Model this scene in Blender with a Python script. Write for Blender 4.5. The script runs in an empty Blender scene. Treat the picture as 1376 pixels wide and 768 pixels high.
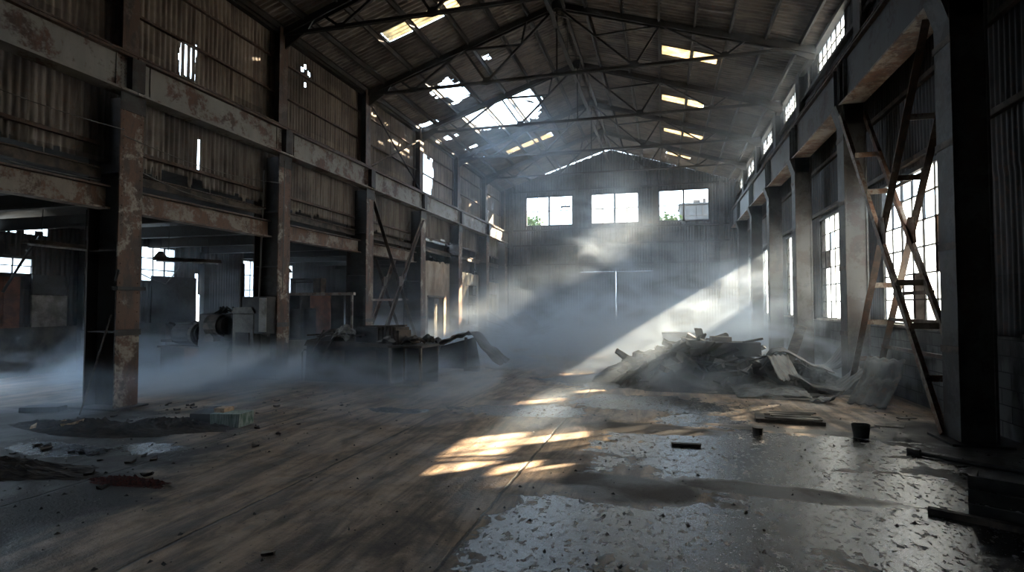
import bpy, bmesh, math, random
import numpy as np
from mathutils import Vector, Matrix, noise
random.seed(7)
PI = math.pi
COL = bpy.context.scene.collection

# ------------------------------------------------------------------ helpers
def fbm(x, y, z=0.0, o=3):
    v = 0; a = .5; f = 1
    for _ in range(o):
        v += a * noise.noise(Vector((x*f, y*f, z*f+3.1))); a *= .5; f *= 2.1
    return v

def tag(o, label=None, cat=None, group=None, kind=None):
    if label: o['label'] = label
    if cat: o['category'] = cat
    if group: o['group'] = group
    if kind: o['kind'] = kind
    return o

def thing(name, label, cat, loc=(0, 0, 0), rz=0, group=None, rot=None):
    o = bpy.data.objects.new(name, None); COL.objects.link(o)
    o.location = loc; o.rotation_euler = rot if rot else (0, 0, rz)
    o.empty_display_size = .2
    return tag(o, label, cat, group)

class MB:
    def __init__(s): s.v = []; s.f = []
    def add(s, vs, fs):
        n = len(s.v); s.v += [tuple(v) for v in vs]; s.f += [tuple(i+n for i in f) for f in fs]; return s
    def box(s, x0, x1, y0, y1, z0, z1):
        vs = [(x, y, z) for z in (z0, z1) for x, y in ((x0, y0), (x1, y0), (x1, y1), (x0, y1))]
        return s.add(vs, [(3, 2, 1, 0), (4, 5, 6, 7), (0, 1, 5, 4), (1, 2, 6, 5), (2, 3, 7, 6), (3, 0, 4, 7)])
    def hexa(s, vs):
        return s.add(vs, [(3, 2, 1, 0), (4, 5, 6, 7), (0, 1, 5, 4), (1, 2, 6, 5), (2, 3, 7, 6), (3, 0, 4, 7)])
    def bar(s, a, b, w, h, up=(0, 0, 1)):
        a = Vector(a); b = Vector(b); d = (b-a).normalized(); up = Vector(up)
        if abs(d.dot(up)) > .98: up = Vector((1, 0, 0))
        r = d.cross(up).normalized(); u = r.cross(d).normalized()
        vs = [p + r*x*w/2 + u*y*h/2 for p in (a, b) for x, y in ((-1, -1), (1, -1), (1, 1), (-1, 1))]
        return s.add(vs, [(0, 1, 2, 3), (7, 6, 5, 4), (0, 4, 5, 1), (1, 5, 6, 2), (2, 6, 7, 3), (3, 7, 4, 0)])
    def angle(s, a, b, w, t=.012, up=(0, 0, 1)):
        # steel angle: two legs
        a = Vector(a); b = Vector(b); d = (b-a).normalized(); up = Vector(up)
        if abs(d.dot(up)) > .98: up = Vector((1, 0, 0))
        r = d.cross(up).normalized(); u = r.cross(d).normalized()
        s.bar(a+u*(-w/2), b+u*(-w/2), w, t, up); s.bar(a-r*w/2, b-r*w/2, t, w, up); return s
    def cyl(s, a, b, r, n=14, r2=None, cap=True):
        a = Vector(a); b = Vector(b); d = (b-a).normalized()
        up = Vector((0, 0, 1)) if abs(d.z) < .95 else Vector((1, 0, 0))
        x = d.cross(up).normalized(); y = x.cross(d)
        r2 = r if r2 is None else r2
        vs = [p + (x*math.cos(2*PI*i/n)+y*math.sin(2*PI*i/n))*q for p, q in ((a, r), (b, r2)) for i in range(n)]
        fs = [(i, n+i, n+(i+1) % n, (i+1) % n) for i in range(n)]
        if cap: fs += [tuple(range(n)), tuple(range(2*n-1, n-1, -1))]
        return s.add(vs, fs)
    def tube(s, pts, r, n=8):
        pts = [Vector(p) for p in pts]; rings = []
        for i, p in enumerate(pts):
            d = (pts[min(i+1, len(pts)-1)]-pts[max(i-1, 0)]).normalized()
            up = Vector((0, 0, 1)) if abs(d.z) < .95 else Vector((1, 0, 0))
            x = d.cross(up).normalized(); y = x.cross(d)
            rings.append([p+(x*math.cos(2*PI*k/n)+y*math.sin(2*PI*k/n))*r for k in range(n)])
        vs = [v for q in rings for v in q]; fs = []
        for i in range(len(pts)-1):
            for k in range(n):
                fs.append((i*n+k, (i+1)*n+k, (i+1)*n+(k+1) % n, i*n+(k+1) % n))
        fs += [tuple(range(n)), tuple(range(len(vs)-1, len(vs)-n-1, -1))]
        return s.add(vs, fs)
    def prism(s, pts, ax, a, b):
        def P(p, t):
            return {0: (t, p[0], p[1]), 1: (p[0], t, p[1]), 2: (p[0], p[1], t)}[ax]
        n = len(pts)
        return s.add([P(p, a) for p in pts]+[P(p, b) for p in pts],
                     [tuple(range(n)), tuple(range(2*n-1, n-1, -1))]+[(i, n+i, n+(i+1) % n, (i+1) % n) for i in range(n)])
    def xf(s, m):
        s.v = [tuple(m @ Vector(v)) for v in s.v]; return s
    def jitter(s, a, f=3.0):
        s.v = [tuple(Vector(v)+noise.noise_vector(Vector(v)*f)*a) for v in s.v]; return s
    def build(s, name, mat, parent=None, loc=None, rot=None, smooth=False, bevel=0, solid=0):
        me = bpy.data.meshes.new(name); me.from_pydata([tuple(v) for v in s.v], [], s.f)
        bm = bmesh.new(); bm.from_mesh(me); bmesh.ops.recalc_face_normals(bm, faces=bm.faces); bm.to_mesh(me); bm.free()
        me.materials.append(mat)
        if smooth: me.polygons.foreach_set('use_smooth', [True]*len(me.polygons))
        o = bpy.data.objects.new(name, me); COL.objects.link(o)
        if parent: o.parent = parent
        if loc: o.location = loc
        if rot: o.rotation_euler = rot
        if solid:
            m = o.modifiers.new('s', 'SOLIDIFY'); m.thickness = solid; m.offset = 0
        if bevel:
            m = o.modifiers.new('b', 'BEVEL'); m.width = bevel; m.segments = 2; m.limit_method = 'ANGLE'
        return o

def corr(name, org, ud, vd, ul, vl, pitch, amp, vstep, hole, mat, parent=None, lap=.9, warp=0.0):
    """corrugated sheet: waves run along vd, repeat along ud"""
    org = np.array(org, float); ud = np.array(ud, float); vd = np.array(vd, float)
    nd = np.cross(ud, vd)
    nu = max(6, int(round(ul/pitch*6))); nv = max(1, int(round(vl/vstep)))
    us = np.linspace(0, ul, nu+1); vs = np.linspace(0, vl, nv+1)
    Ug, Vg = np.meshgrid(us, vs, indexing='ij')
    off = amp*np.sin(Ug/pitch*2*PI) + .012*(np.floor(Ug/lap) % 2) + .010*(np.floor(Vg/2.2) % 2)
    if warp:
        off = off + warp*np.sin(Ug*1.3+Vg*.7)*np.sin(Vg*1.1+.5)
    P = org + Ug[..., None]*ud + Vg[..., None]*vd + off[..., None]*nd
    verts = P.reshape(-1, 3)
    idx = np.arange((nu+1)*(nv+1)).reshape(nu+1, nv+1)
    quads = np.stack([idx[:-1, :-1], idx[1:, :-1], idx[1:, 1:], idx[:-1, 1:]], -1).reshape(-1, 4)
    if hole:
        cu = ((us[:-1]+us[1:])/2); cv = ((vs[:-1]+vs[1:])/2)
        keep = np.array([not hole(a, b) for a in cu for b in cv])
        quads = quads[keep]
    me = bpy.data.meshes.new(name); me.from_pydata(verts.tolist(), [], quads.tolist())
    me.materials.append(mat); me.polygons.foreach_set('use_smooth', [True]*len(me.polygons))
    o = bpy.data.objects.new(name, me); COL.objects.link(o)
    if parent: o.parent = parent
    m = o.modifiers.new('s', 'SOLIDIFY'); m.thickness = .006
    return o

def dup(root, loc, rot, label=None, group=None, scale=None):
    r = root.copy(); COL.objects.link(r); r.location = loc; r.rotation_euler = rot
    if scale: r.scale = scale
    if label: r['label'] = label
    if group: r['group'] = group
    for ch in list(root.children):
        c = ch.copy(); COL.objects.link(c); c.parent = r
        for g in list(ch.children):
            d = g.copy(); COL.objects.link(d); d.parent = c
    return r

# ------------------------------------------------------------------ materials
def newmat(name):
    m = bpy.data.materials.new(name); m.use_nodes = True; nt = m.node_tree
    for n in list(nt.nodes):
        nt.nodes.remove(n)
    return m, nt, nt.nodes, nt.links
def nd(nt, t, **k):
    n = nt.nodes.new(t)
    for a, b in k.items():
        if a in n.inputs: n.inputs[a].default_value = b
        else: setattr(n, a, b)
    return n
def mth(nt, op, a, b=None, c=None, clamp=False):
    n = nt.nodes.new('ShaderNodeMath'); n.operation = op; n.use_clamp = clamp
    for i, x in enumerate((a, b, c)):
        if x is None: continue
        if isinstance(x, (int, float)): n.inputs[i].default_value = x
        else: nt.links.new(x, n.inputs[i])
    return n.outputs[0]
def pos(nt, scale=(1, 1, 1)):
    g = nt.nodes.new('ShaderNodeNewGeometry'); m = nt.nodes.new('ShaderNodeMapping')
    m.inputs['Scale'].default_value = scale; nt.links.new(g.outputs['Position'], m.inputs[0]); return m.outputs[0]
def noi(nt, vec, scale, detail=4, rough=.6, dist=0):
    n = nt.nodes.new('ShaderNodeTexNoise'); n.inputs['Scale'].default_value = scale
    n.inputs['Detail'].default_value = detail; n.inputs['Roughness'].default_value = rough
    n.inputs['Distortion'].default_value = dist
    nt.links.new(vec, n.inputs['Vector']); return n.outputs['Fac']
def ramp(nt, fac, stops):
    r = nt.nodes.new('ShaderNodeValToRGB'); e = r.color_ramp.elements
    while len(e) < len(stops): e.new(.5)
    for el, (p, c) in zip(e, stops):
        el.position = p; el.color = (*c, 1) if len(c) == 3 else c
    nt.links.new(fac, r.inputs[0]); return r.outputs[0]
def mixc(nt, f, a, b, mode='MIX'):
    m = nt.nodes.new('ShaderNodeMix'); m.data_type = 'RGBA'; m.blend_type = mode
    for i, x in ((0, f), (6, a), (7, b)):
        if isinstance(x, (int, float)): m.inputs[i].default_value = x
        elif isinstance(x, tuple): m.inputs[i].default_value = (*x, 1)
        else: nt.links.new(x, m.inputs[i])
    return m.outputs[2]
def sstep(nt, x, a, b):
    n = nt.nodes.new('ShaderNodeMapRange'); n.interpolation_type = 'SMOOTHSTEP'
    n.inputs[1].default_value = a; n.inputs[2].default_value = b
    if isinstance(x, (int, float)): n.inputs[0].default_value = x
    else: nt.links.new(x, n.inputs[0])
    return n.outputs[0]
def finish(nt, col, rough, bump=None, bstr=.3, bdist=.01, metal=0, spec=.5):
    p = nt.nodes.new('ShaderNodeBsdfPrincipled'); o = nt.nodes.new('ShaderNodeOutputMaterial')
    if isinstance(col, tuple): p.inputs['Base Color'].default_value = (*col, 1)
    else: nt.links.new(col, p.inputs['Base Color'])
    if isinstance(rough, (int, float)): p.inputs['Roughness'].default_value = rough
    else: nt.links.new(rough, p.inputs['Roughness'])
    p.inputs['Metallic'].default_value = metal; p.inputs['Specular IOR Level'].default_value = spec
    if bump is not None:
        b = nt.nodes.new('ShaderNodeBump'); b.inputs['Strength'].default_value = bstr; b.inputs['Distance'].default_value = bdist
        nt.links.new(bump, b.inputs['Height']); nt.links.new(b.outputs[0], p.inputs['Normal'])
    nt.links.new(p.outputs[0], o.inputs[0]); return p

def mat_steel(name, paint, rust, dark, amount=.5, scale=1.6, rough=.6):
    m, nt, N, L = newmat(name)
    v = pos(nt); n1 = noi(nt, v, scale, 7, .68, .4); n2 = noi(nt, v, scale*9, 4, .7); n3 = noi(nt, pos(nt, (1, 1, .25)), scale*3, 5, .6)
    f = mth(nt, 'ADD', mth(nt, 'MULTIPLY', n1, .75), mth(nt, 'MULTIPLY', n2, .25))
    k = sstep(nt, f, amount-.05, amount+.05)
    rc = mixc(nt, n2, rust, dark); rc = mixc(nt, sstep(nt, n3, .45, .6), rc, dark)
    pc = mixc(nt, n3, tuple(c*.6 for c in paint), tuple(c*1.25 for c in paint))
    c = mixc(nt, k, rc, pc)
    finish(nt, c, rough, f, .5, .012, 0, .4); return m

def mat_corr(name, base, tint, streak=.5, sheet=.9, axis='Y', along='Z', rough=.6):
    m, nt, N, L = newmat(name)
    g = nt.nodes.new('ShaderNodeNewGeometry'); sp = nt.nodes.new('ShaderNodeSeparateXYZ'); nt.links.new(g.outputs['Position'], sp.inputs[0])
    su = sp.outputs[axis]
    w = nt.nodes.new('ShaderNodeTexWhiteNoise'); w.noise_dimensions = '2D'
    cb = nt.nodes.new('ShaderNodeCombineXYZ')
    nt.links.new(mth(nt, 'FLOOR', mth(nt, 'DIVIDE', su, sheet)), cb.inputs[0])
    nt.links.new(mth(nt, 'FLOOR', mth(nt, 'DIVIDE', sp.outputs[along], 2.1)), cb.inputs[1]); nt.links.new(cb.outputs[0], w.inputs['Vector'])
    sc = {'Z': (5, 5, .5), 'X': (.5, 5, 5)}[along]
    ns = noi(nt, pos(nt, sc), 1.0, 6, .65, .2); nb = noi(nt, pos(nt), .7, 5, .6); nf = noi(nt, pos(nt), 9, 4, .7)
    sh = mth(nt, 'ADD', .65, mth(nt, 'MULTIPLY', w.outputs['Value'], .6))
    c = mixc(nt, sstep(nt, ns, .42, .62), base, tint)
    c = mixc(nt, sstep(nt, nb, .5, .7), c, tuple(x*.35 for x in base))
    c = mixc(nt, mth(nt, 'MULTIPLY', sstep(nt, nf, .5, .75), .5), c, (.16, .075, .035))
    v = nt.nodes.new('ShaderNodeVectorMath'); v.operation = 'SCALE'; nt.links.new(c, v.inputs[0]); nt.links.new(sh, v.inputs['Scale'])
    finish(nt, v.outputs[0], rough, nf, .3, .006, 0, .4); return m

def mat_plain(name, a, b, scale=4, rough=.7, bstr=.4, spec=.4, stretch=(1, 1, 1), metal=0):
    m, nt, N, L = newmat(name); n = noi(nt, pos(nt, stretch), scale, 6, .65, .3)
    c = mixc(nt, sstep(nt, n, .35, .65), a, b); finish(nt, c, rough, n, bstr, .015, metal, spec); return m

M = {}
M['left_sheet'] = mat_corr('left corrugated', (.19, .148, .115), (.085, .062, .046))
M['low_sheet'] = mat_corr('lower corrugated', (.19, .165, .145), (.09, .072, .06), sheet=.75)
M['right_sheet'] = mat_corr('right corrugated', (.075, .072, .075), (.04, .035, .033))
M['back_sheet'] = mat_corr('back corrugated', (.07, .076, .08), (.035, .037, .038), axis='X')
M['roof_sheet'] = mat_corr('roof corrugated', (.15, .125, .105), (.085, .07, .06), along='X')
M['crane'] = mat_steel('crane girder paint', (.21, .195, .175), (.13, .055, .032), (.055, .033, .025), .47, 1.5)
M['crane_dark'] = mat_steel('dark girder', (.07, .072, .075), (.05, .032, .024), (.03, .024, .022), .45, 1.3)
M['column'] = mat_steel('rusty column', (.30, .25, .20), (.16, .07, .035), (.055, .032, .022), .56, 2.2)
M['column_web'] = mat_steel('column web', (.045, .04, .038), (.05, .03, .02), (.02, .016, .014), .5, 2)  # near-black tone paints in the shade of the column recess
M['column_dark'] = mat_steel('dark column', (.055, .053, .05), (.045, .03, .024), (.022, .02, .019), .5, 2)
M['girt'] = mat_steel('girt rust', (.12, .09, .07), (.11, .055, .033), (.045, .03, .024), .55, 3)
M['low_girder'] = mat_steel('low girder', (.24, .20, .165), (.17, .075, .036), (.07, .04, .026), .52, 2.2)
M['truss'] = mat_steel('truss steel', (.035, .032, .03), (.04, .026, .02), (.02, .016, .014), .5, 3)
M['charred'] = mat_plain('charred metal', (.013, .012, .012), (.036, .031, .028), 5, .6)
M['charred2'] = mat_plain('burnt brown', (.024, .019, .016), (.095, .07, .052), 4, .7)
M['ash'] = mat_plain('ash paper', (.35, .33, .3), (.12, .11, .10), 8, .9)
M['rust_panel'] = mat_plain('rust panel', (.22, .085, .045), (.12, .055, .035), 5, .65)
M['machine_green'] = mat_plain('machine paint', (.13, .115, .09), (.06, .048, .038), 4, .55)
M['wood'] = mat_plain('grey wood', (.12, .10, .08), (.05, .04, .033), 3, .8, stretch=(1, 6, 6))
M['pale_board'] = mat_plain('pale board', (.34, .31, .27), (.13, .11, .09), 3, .7)
M['plaster'] = mat_plain('burnt plaster', (.40, .33, .26), (.16, .105, .07), 1.3, .85, stretch=(1, 1, .45))
M['plaster_pale'] = mat_plain('pale plaster', (.42, .39, .34), (.2, .165, .13), 1.6, .85, stretch=(1, 1, .45))
M['low_wall'] = mat_plain('mossy wall', (.13, .11, .085), (.05, .05, .045), 2, .85)
M['old_sheet'] = mat_corr('fallen sheet', (.12, .125, .125), (.05, .05, .05))
M['wire'] = mat_plain('cable', (.12, .11, .10), (.08, .07, .06), 3, .6)
M['lamp_white'] = mat_plain('lamp enamel', (.35, .36, .36), (.12, .12, .12), 6, .5)
M['leaf'] = mat_plain('leaves', (.10, .16, .035), (.05, .09, .02), 4, .6)
M['bark'] = mat_plain('bark', (.10, .08, .06), (.05, .04, .03), 8, .9)
M['outer'] = mat_plain('outside wall', (.06, .06, .06), (.04, .04, .04), 2, .9)
M['ground'] = mat_plain('outside ground', (.25, .24, .22), (.18, .17, .15), .5, .95)
M['red_debris'] = mat_plain('red debris', (.13, .03, .02), (.04, .016, .012), 30, .8)
M['green_pack'] = mat_plain('mouldy pack', (.4, .45, .4), (.06, .13, .09), 18, .7, stretch=(6, 1, .3))
M['mound'] = mat_plain('soot', (.022, .02, .018), (.07, .058, .048), 14, .95, .9)
M['dirt_heap'] = mat_plain('dirt heap', (.055, .04, .03), (.025, .021, .02), 9, .95, .9)
M['yellow_lump'] = mat_plain('foam lump', (.7, .5, .3), (.35, .2, .1), 14, .85)

def mat_blocks():
    m, nt, N, L = newmat('block wall'); g = nt.nodes.new('ShaderNodeNewGeometry'); sp = nt.nodes.new('ShaderNodeSeparateXYZ')
    nt.links.new(g.outputs['Position'], sp.inputs[0]); cb = nt.nodes.new('ShaderNodeCombineXYZ')
    nt.links.new(sp.outputs['Y'], cb.inputs[0]); nt.links.new(sp.outputs['Z'], cb.inputs[1])
    b = nt.nodes.new('ShaderNodeTexBrick'); nt.links.new(cb.outputs[0], b.inputs['Vector'])
    b.inputs['Scale'].default_value = 1; b.inputs['Brick Width'].default_value = .42; b.inputs['Row Height'].default_value = .21
    b.inputs['Mortar Size'].default_value = .008; b.inputs['Color1'].default_value = (.16, .165, .165, 1); b.inputs['Color2'].default_value = (.11, .115, .115, 1)
    b.inputs['Mortar'].default_value = (.04, .04, .04, 1)
    n = noi(nt, pos(nt, (1, 1, .4)), 2.2, 6, .65)
    c = mixc(nt, sstep(nt, n, .42, .62), b.outputs['Color'], (.045, .045, .045))
    h = mth(nt, 'SUBTRACT', n, b.outputs['Fac']); finish(nt, c, .85, h, .5, .012); return m
M['blocks'] = mat_blocks()

def mat_glass(name, col, trans=.75, clear=.12):
    m, nt, N, L = newmat(name)
    t = nd(nt, 'ShaderNodeBsdfTranslucent'); d = nd(nt, 'ShaderNodeBsdfTransparent'); g = nd(nt, 'ShaderNodeBsdfGlossy')
    g.inputs['Roughness'].default_value = .15
    n = noi(nt, pos(nt, (1, 1, .5)), 2.5, 6, .65)
    c = mixc(nt, sstep(nt, n, .35, .7), col, tuple(x*.55 for x in col)); nt.links.new(c, t.inputs['Color'])
    d.inputs['Color'].default_value = (.9, .93, .95, 1)
    m1 = nd(nt, 'ShaderNodeMixShader'); nt.links.new(t.outputs[0], m1.inputs[1]); nt.links.new(d.outputs[0], m1.inputs[2])
    f = mth(nt, 'MULTIPLY', sstep(nt, noi(nt, pos(nt), 1.2, 3), .4, .6), clear*2); nt.links.new(f, m1.inputs[0])
    m2 = nd(nt, 'ShaderNodeMixShader'); m2.inputs[0].default_value = .06
    nt.links.new(m1.outputs[0], m2.inputs[1]); nt.links.new(g.outputs[0], m2.inputs[2])
    o = nd(nt, 'ShaderNodeOutputMaterial'); nt.links.new(m2.outputs[0], o.inputs[0]); return m
M['glass'] = mat_glass('dusty glass', (.85, .88, .9), clear=.2)
M['skylight'] = mat_glass('fibreglass skylight', (.5, .41, .28), clear=.0)

# floor ------------------------------------------------------------
def mat_floor():
    m, nt, N, L = newmat('wet concrete')
    g = nt.nodes.new('ShaderNodeNewGeometry'); sp = nt.nodes.new('ShaderNodeSeparateXYZ'); nt.links.new(g.outputs['Position'], sp.inputs[0])
    X, Y = sp.outputs['X'], sp.outputs['Y']
    nlow = noi(nt, pos(nt), .9, 6, .62, .4); nmed = noi(nt, pos(nt), 4, 6, .7, .2); nfine = noi(nt, pos(nt), 38, 3, .7)
    nstk = noi(nt, pos(nt, (3.4, .55, 1)), 1.3, 6, .65, .5)
    def ell(cx, cy, rx, ry, a=0, soft=.5):
        # 1 inside .. 0 outside
        dx = mth(nt, 'SUBTRACT', X, cx); dy = mth(nt, 'SUBTRACT', Y, cy)
        ca, sa = math.cos(a), math.sin(a)
        u = mth(nt, 'DIVIDE', mth(nt, 'ADD', mth(nt, 'MULTIPLY', dx, ca), mth(nt, 'MULTIPLY', dy, sa)), rx)
        v = mth(nt, 'DIVIDE', mth(nt, 'SUBTRACT', mth(nt, 'MULTIPLY', dy, ca), mth(nt, 'MULTIPLY', dx, sa)), ry)
        r = mth(nt, 'SQRT', mth(nt, 'ADD', mth(nt, 'MULTIPLY', u, u), mth(nt, 'MULTIPLY', v, v)))
        return mth(nt, 'SUBTRACT', 1.0, r)
    def union(lst):
        o = lst[0]
        for e in lst[1:]: o = mth(nt, 'MAXIMUM', o, e)
        return o
    pud = union([ell(.35, 6.6, 1.25, 1.35), ell(1.5, 7.3, 1.5, 1.1), ell(.3, 4.35, 1.1, .85), ell(1.75, 5.3, 1.35, 1.7, .2), ell(-.85, 3.9, .55, 1.3, .1),
                 ell(2.2, 4.2, 1.2, 1.2), ell(-2.2, 8.7, 1.3, .55), ell(-.3, 9.9, 1.6, .9), ell(.6, 8.6, .7, .5), ell(-5.9, 5.25, .45, .3), ell(-6.9, 4.95, .8, .25),
                 ell(-6.9, 6.5, .8, .35), ell(-1.2, 12.5, 1.5, 1.2), ell(-4.2, 8.2, .6, .25), ell(-.4, 2.6, .8, .8), ell(1.2, 2.8, 1.0, .9)])
    pm = mth(nt, 'ADD', mth(nt, 'MULTIPLY', mth(nt, 'SUBTRACT', nlow, .5), 1.7), mth(nt, 'MULTIPLY', mth(nt, 'SUBTRACT', nmed, .5), 1.5))
    pm = sstep(nt, mth(nt, 'ADD', pud, pm), .02, .16)
    ngr = noi(nt, pos(nt, (1, .6, 1)), 13, 5, .75)
    pm = mth(nt, 'MULTIPLY', pm, sstep(nt, ngr, .24, .48))
    # brown sludge bands across the puddles
    sl = union([ell(.95, 5.55, 1.1, .24, -.12), ell(-.35, 5.3, .75, .5), ell(1.7, 8.3, 1.3, .2, -.1), ell(-.3, 7.9, 1.2, .35)])
    sm = sstep(nt, mth(nt, 'ADD', sl, mth(nt, 'MULTIPLY', mth(nt, 'SUBTRACT', nlow, .5), .9)), .0, .3)
    pm = mth(nt, 'MULTIPLY', pm, mth(nt, 'SUBTRACT', 1, sm))
    # burnt dark area to the left
    bl = union([ell(-7.0, 4.6, 2.7, 1.8), ell(-6.0, 3.0, 2.3, 1.6), ell(3.6, 6.0, 1.7, 4.5), ell(-8.8, 6.0, 2.6, 1.6)])
    bm_ = sstep(nt, mth(nt, 'ADD', bl, mth(nt, 'MULTIPLY', mth(nt, 'SUBTRACT', nlow, .5), 1.2)), .0, .35)
    dust = mixc(nt, sstep(nt, nstk, .35, .66), (.085, .055, .035), (.43, .295, .19))
    dust = mixc(nt, sstep(nt, nlow, .5, .72), dust, (.065, .047, .035))
    dust = mixc(nt, mth(nt, 'MULTIPLY', sstep(nt, nmed, .45, .7), .55), dust, (.045, .034, .026))
    # pale scuffs along the hall
    sc = sstep(nt, mth(nt, 'ADD', mth(nt, 'MULTIPLY', nstk, .7), mth(nt, 'MULTIPLY', nmed, .4)), .66, .76)
    dust = mixc(nt, mth(nt, 'MULTIPLY', sc, .6), dust, (.30, .26, .21))
    dust = mixc(nt, mth(nt, 'MULTIPLY', bm_, .95), dust, (.014, .012, .011))
    spk = sstep(nt, noi(nt, pos(nt), 22, 2, .5), .66, .72)
    dust = mixc(nt, mth(nt, 'MULTIPLY', spk, .7), dust, (.015, .013, .012))
    c = mixc(nt, pm, dust, (.028, .028, .030))
    c = mixc(nt, sm, c, (.06, .042, .028))
    # slab joints running down the hall
    jn = None
    for jx in (-3.4, -1.42, -5.4):
        d = mth(nt, 'ABSOLUTE', mth(nt, 'ADD', mth(nt, 'SUBTRACT', X, jx), mth(nt, 'MULTIPLY', mth(nt, 'SUBTRACT', nmed, .5), .07)))
        k = mth(nt, 'SUBTRACT', 1, sstep(nt, d, .006, .022)); jn = k if jn is None else mth(nt, 'MAXIMUM', jn, k)
    jn = mth(nt, 'MULTIPLY', jn, .8)
    c = mixc(nt, jn, c, (.012, .011, .010))
    damp = sstep(nt, nlow, .42, .58)
    rdry = mth(nt, 'SUBTRACT', .85, mth(nt, 'MULTIPLY', mth(nt, 'SUBTRACT', 1, damp), .35))
    rwet = mth(nt, 'ADD', .05, mth(nt, 'MULTIPLY', ngr, .36))
    mr = nt.nodes.new('ShaderNodeMix'); mr.data_type = 'FLOAT'
    nt.links.new(pm, mr.inputs[0]); nt.links.new(rdry, mr.inputs[2]); nt.links.new(rwet, mr.inputs[3])
    hb = mth(nt, 'ADD', mth(nt, 'MULTIPLY', nmed, .6), mth(nt, 'MULTIPLY', nfine, .30))
    hb = mth(nt, 'MULTIPLY', hb, mth(nt, 'SUBTRACT', 1.0, mth(nt, 'MULTIPLY', pm, .6)))
    hb = mth(nt, 'SUBTRACT', hb, jn)
    finish(nt, c, mr.outputs[0], hb, .75, .03, 0, .9)
    return m
M['floor'] = mat_floor()

# ------------------------------------------------------------------ dimensions of the hall
XL, XR = -9.0, 3.9          # upper walls
XRL = 4.3                   # lower right wall
YB, YF = 30.5, -3.0         # gable end, front end
RZ, RX, SL = 10.35, -2.8, .323
def roofz(x): return RZ - SL*abs(x-RX)

def struct(o): o['kind'] = 'structure'; return o

# floor & outside
fl = MB().box(-15.2, 4.45, YF-.2, YB+.2, -.3, 0).build('floor', M['floor']); struct(fl)
gr = MB().box(-150, 150, -60, 200, -.8, -.32).build('ground', M['ground']); struct(gr)

# roof ----------------------------------------------------------------
def hp(px, py, poly):
    c = False; j = len(poly)-1
    for i in range(len(poly)):
        xi, yi = poly[i]; xj, yj = poly[j]
        if (yi > py) != (yj > py) and px < (xj-xi)*(py-yi)/(yj-yi)+xi: c = not c
        j = i
    return c
ROOF_T = 33.4
# left slope: u = Y-YF , v from eave up the slope ; store x
holesL = [[(16.4, -6.7), (17.0, -7.5), (18.4, -7.25), (18.1, -6.4)],
          [(19.5, -7.3), (19.3, -5.1), (19.5, -4.8), (20.8, -4.45), (22.5, -5.0), (22.3, -6.0), (21.4, -7.1)],
          [(18.75, -8.85), (18.95, -8.0), (19.15, -8.2), (18.95, -8.85)],
          [(20.6, -8.5), (20.9, -8.0), (21.2, -8.15), (20.9, -8.6)], [(22.5, -8.3), (22.6, -7.7), (22.85, -7.8), (22.75, -8.4)],
          [(24.3, -8.2), (24.4, -7.9), (24.6, -8.0), (24.5, -8.3)], [(16.2, -5.3), (16.3, -5.15), (16.5, -5.3), (16.4, -5.45)]]
skyL = [(12.95, 13.5, -7.15, -5.05), (24.75, 25.3, -7.1, -4.9)]
added_roof_gap = [(1.6, 2.6, -6.3, -4.2)]   # unseen roof opening, added to light the near floor and girders
skyR = [(16.75, 17.3, .05, 1.65), (20.65, 21.2, .05, 1.5), (24.5, 25.0, .1, 1.75), (28.2, 28.6, .3, 1.4)]
cs = math.cos(math.atan(SL))
def hole_left(u, v):
    y = u+YF; x = -9.25+v*cs
    jx = x+.16*noise.noise(Vector((y*6, x*2, 0))); jy = y+.14*noise.noise(Vector((x*2.5, math.floor(y/.15)*.9, 5)))
    for h in holesL:
        if hp(jy, jx, h): return True
    for a, b, c, d in skyL+added_roof_gap:
        if a < y < b and c < x < d: return True
    return False
def hole_right(u, v):
    y = YB-u; x = 4.15-v*cs
    for a, b, c, d in skyR:
        if a < y < b and c < x < d: return True
    return False
lenL = (RX+9.25)/cs; lenR = (4.15-RX)/cs
r1 = corr('ceiling', (-9.25, YF, roofz(-9.25)), (0, 1, 0), (cs, 0, cs*SL), YB-YF, lenL, .15, .018, .11, hole_left, M['roof_sheet'], warp=.012); struct(r1)
r2 = corr('ceiling', (4.15, YB, roofz(4.15)), (0, -1, 0), (-cs, 0, cs*SL), YB-YF, lenR, .15, .018, .11, hole_right, M['roof_sheet'], warp=.012); struct(r2)
rc = MB()
for s in (-1, 1):
    rc.hexa([(RX, YF, RZ+.02), (RX+s*.28, YF, RZ-.07), (RX+s*.28, YB, RZ-.07), (RX, YB, RZ+.02), (RX, YF, RZ+.05), (RX+s*.28, YF, RZ-.04), (RX+s*.28, YB, RZ-.04), (RX, YB, RZ+.05)])
struct(rc.build('trim_1', M['roof_sheet']))
where = {0: 'high on the left roof slope, nearest to the viewer', 1: 'on the left roof slope beyond the torn holes',
         2: 'nearest of the pale strips on the right roof slope', 3: 'second nearest of the pale strips on the right roof slope',
         4: 'third nearest of the pale strips on the right roof slope', 5: 'farthest of the pale strips on the right roof slope'}
k = 0
for side, lst in ((-1, skyL), (1, skyR)):
    for (a, b, c, d) in lst:
        if side < 0:
            o = corr('skylight_panel', (c, a, roofz(c)), (0, 1, 0), (cs, 0, cs*SL), b-a, (d-c)/cs, .15, .018, .3, None, M['skylight'])
        else:
            o = corr('skylight_panel', (d, b, roofz(d)), (0, -1, 0), (-cs, 0, cs*SL), b-a, (d-c)/cs, .15, .018, .3, None, M['skylight'])
        tag(o, 'translucent yellowish fibreglass roof sheet, ' + where[k], 'skylight', 'translucent roof sheets'); k += 1
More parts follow.
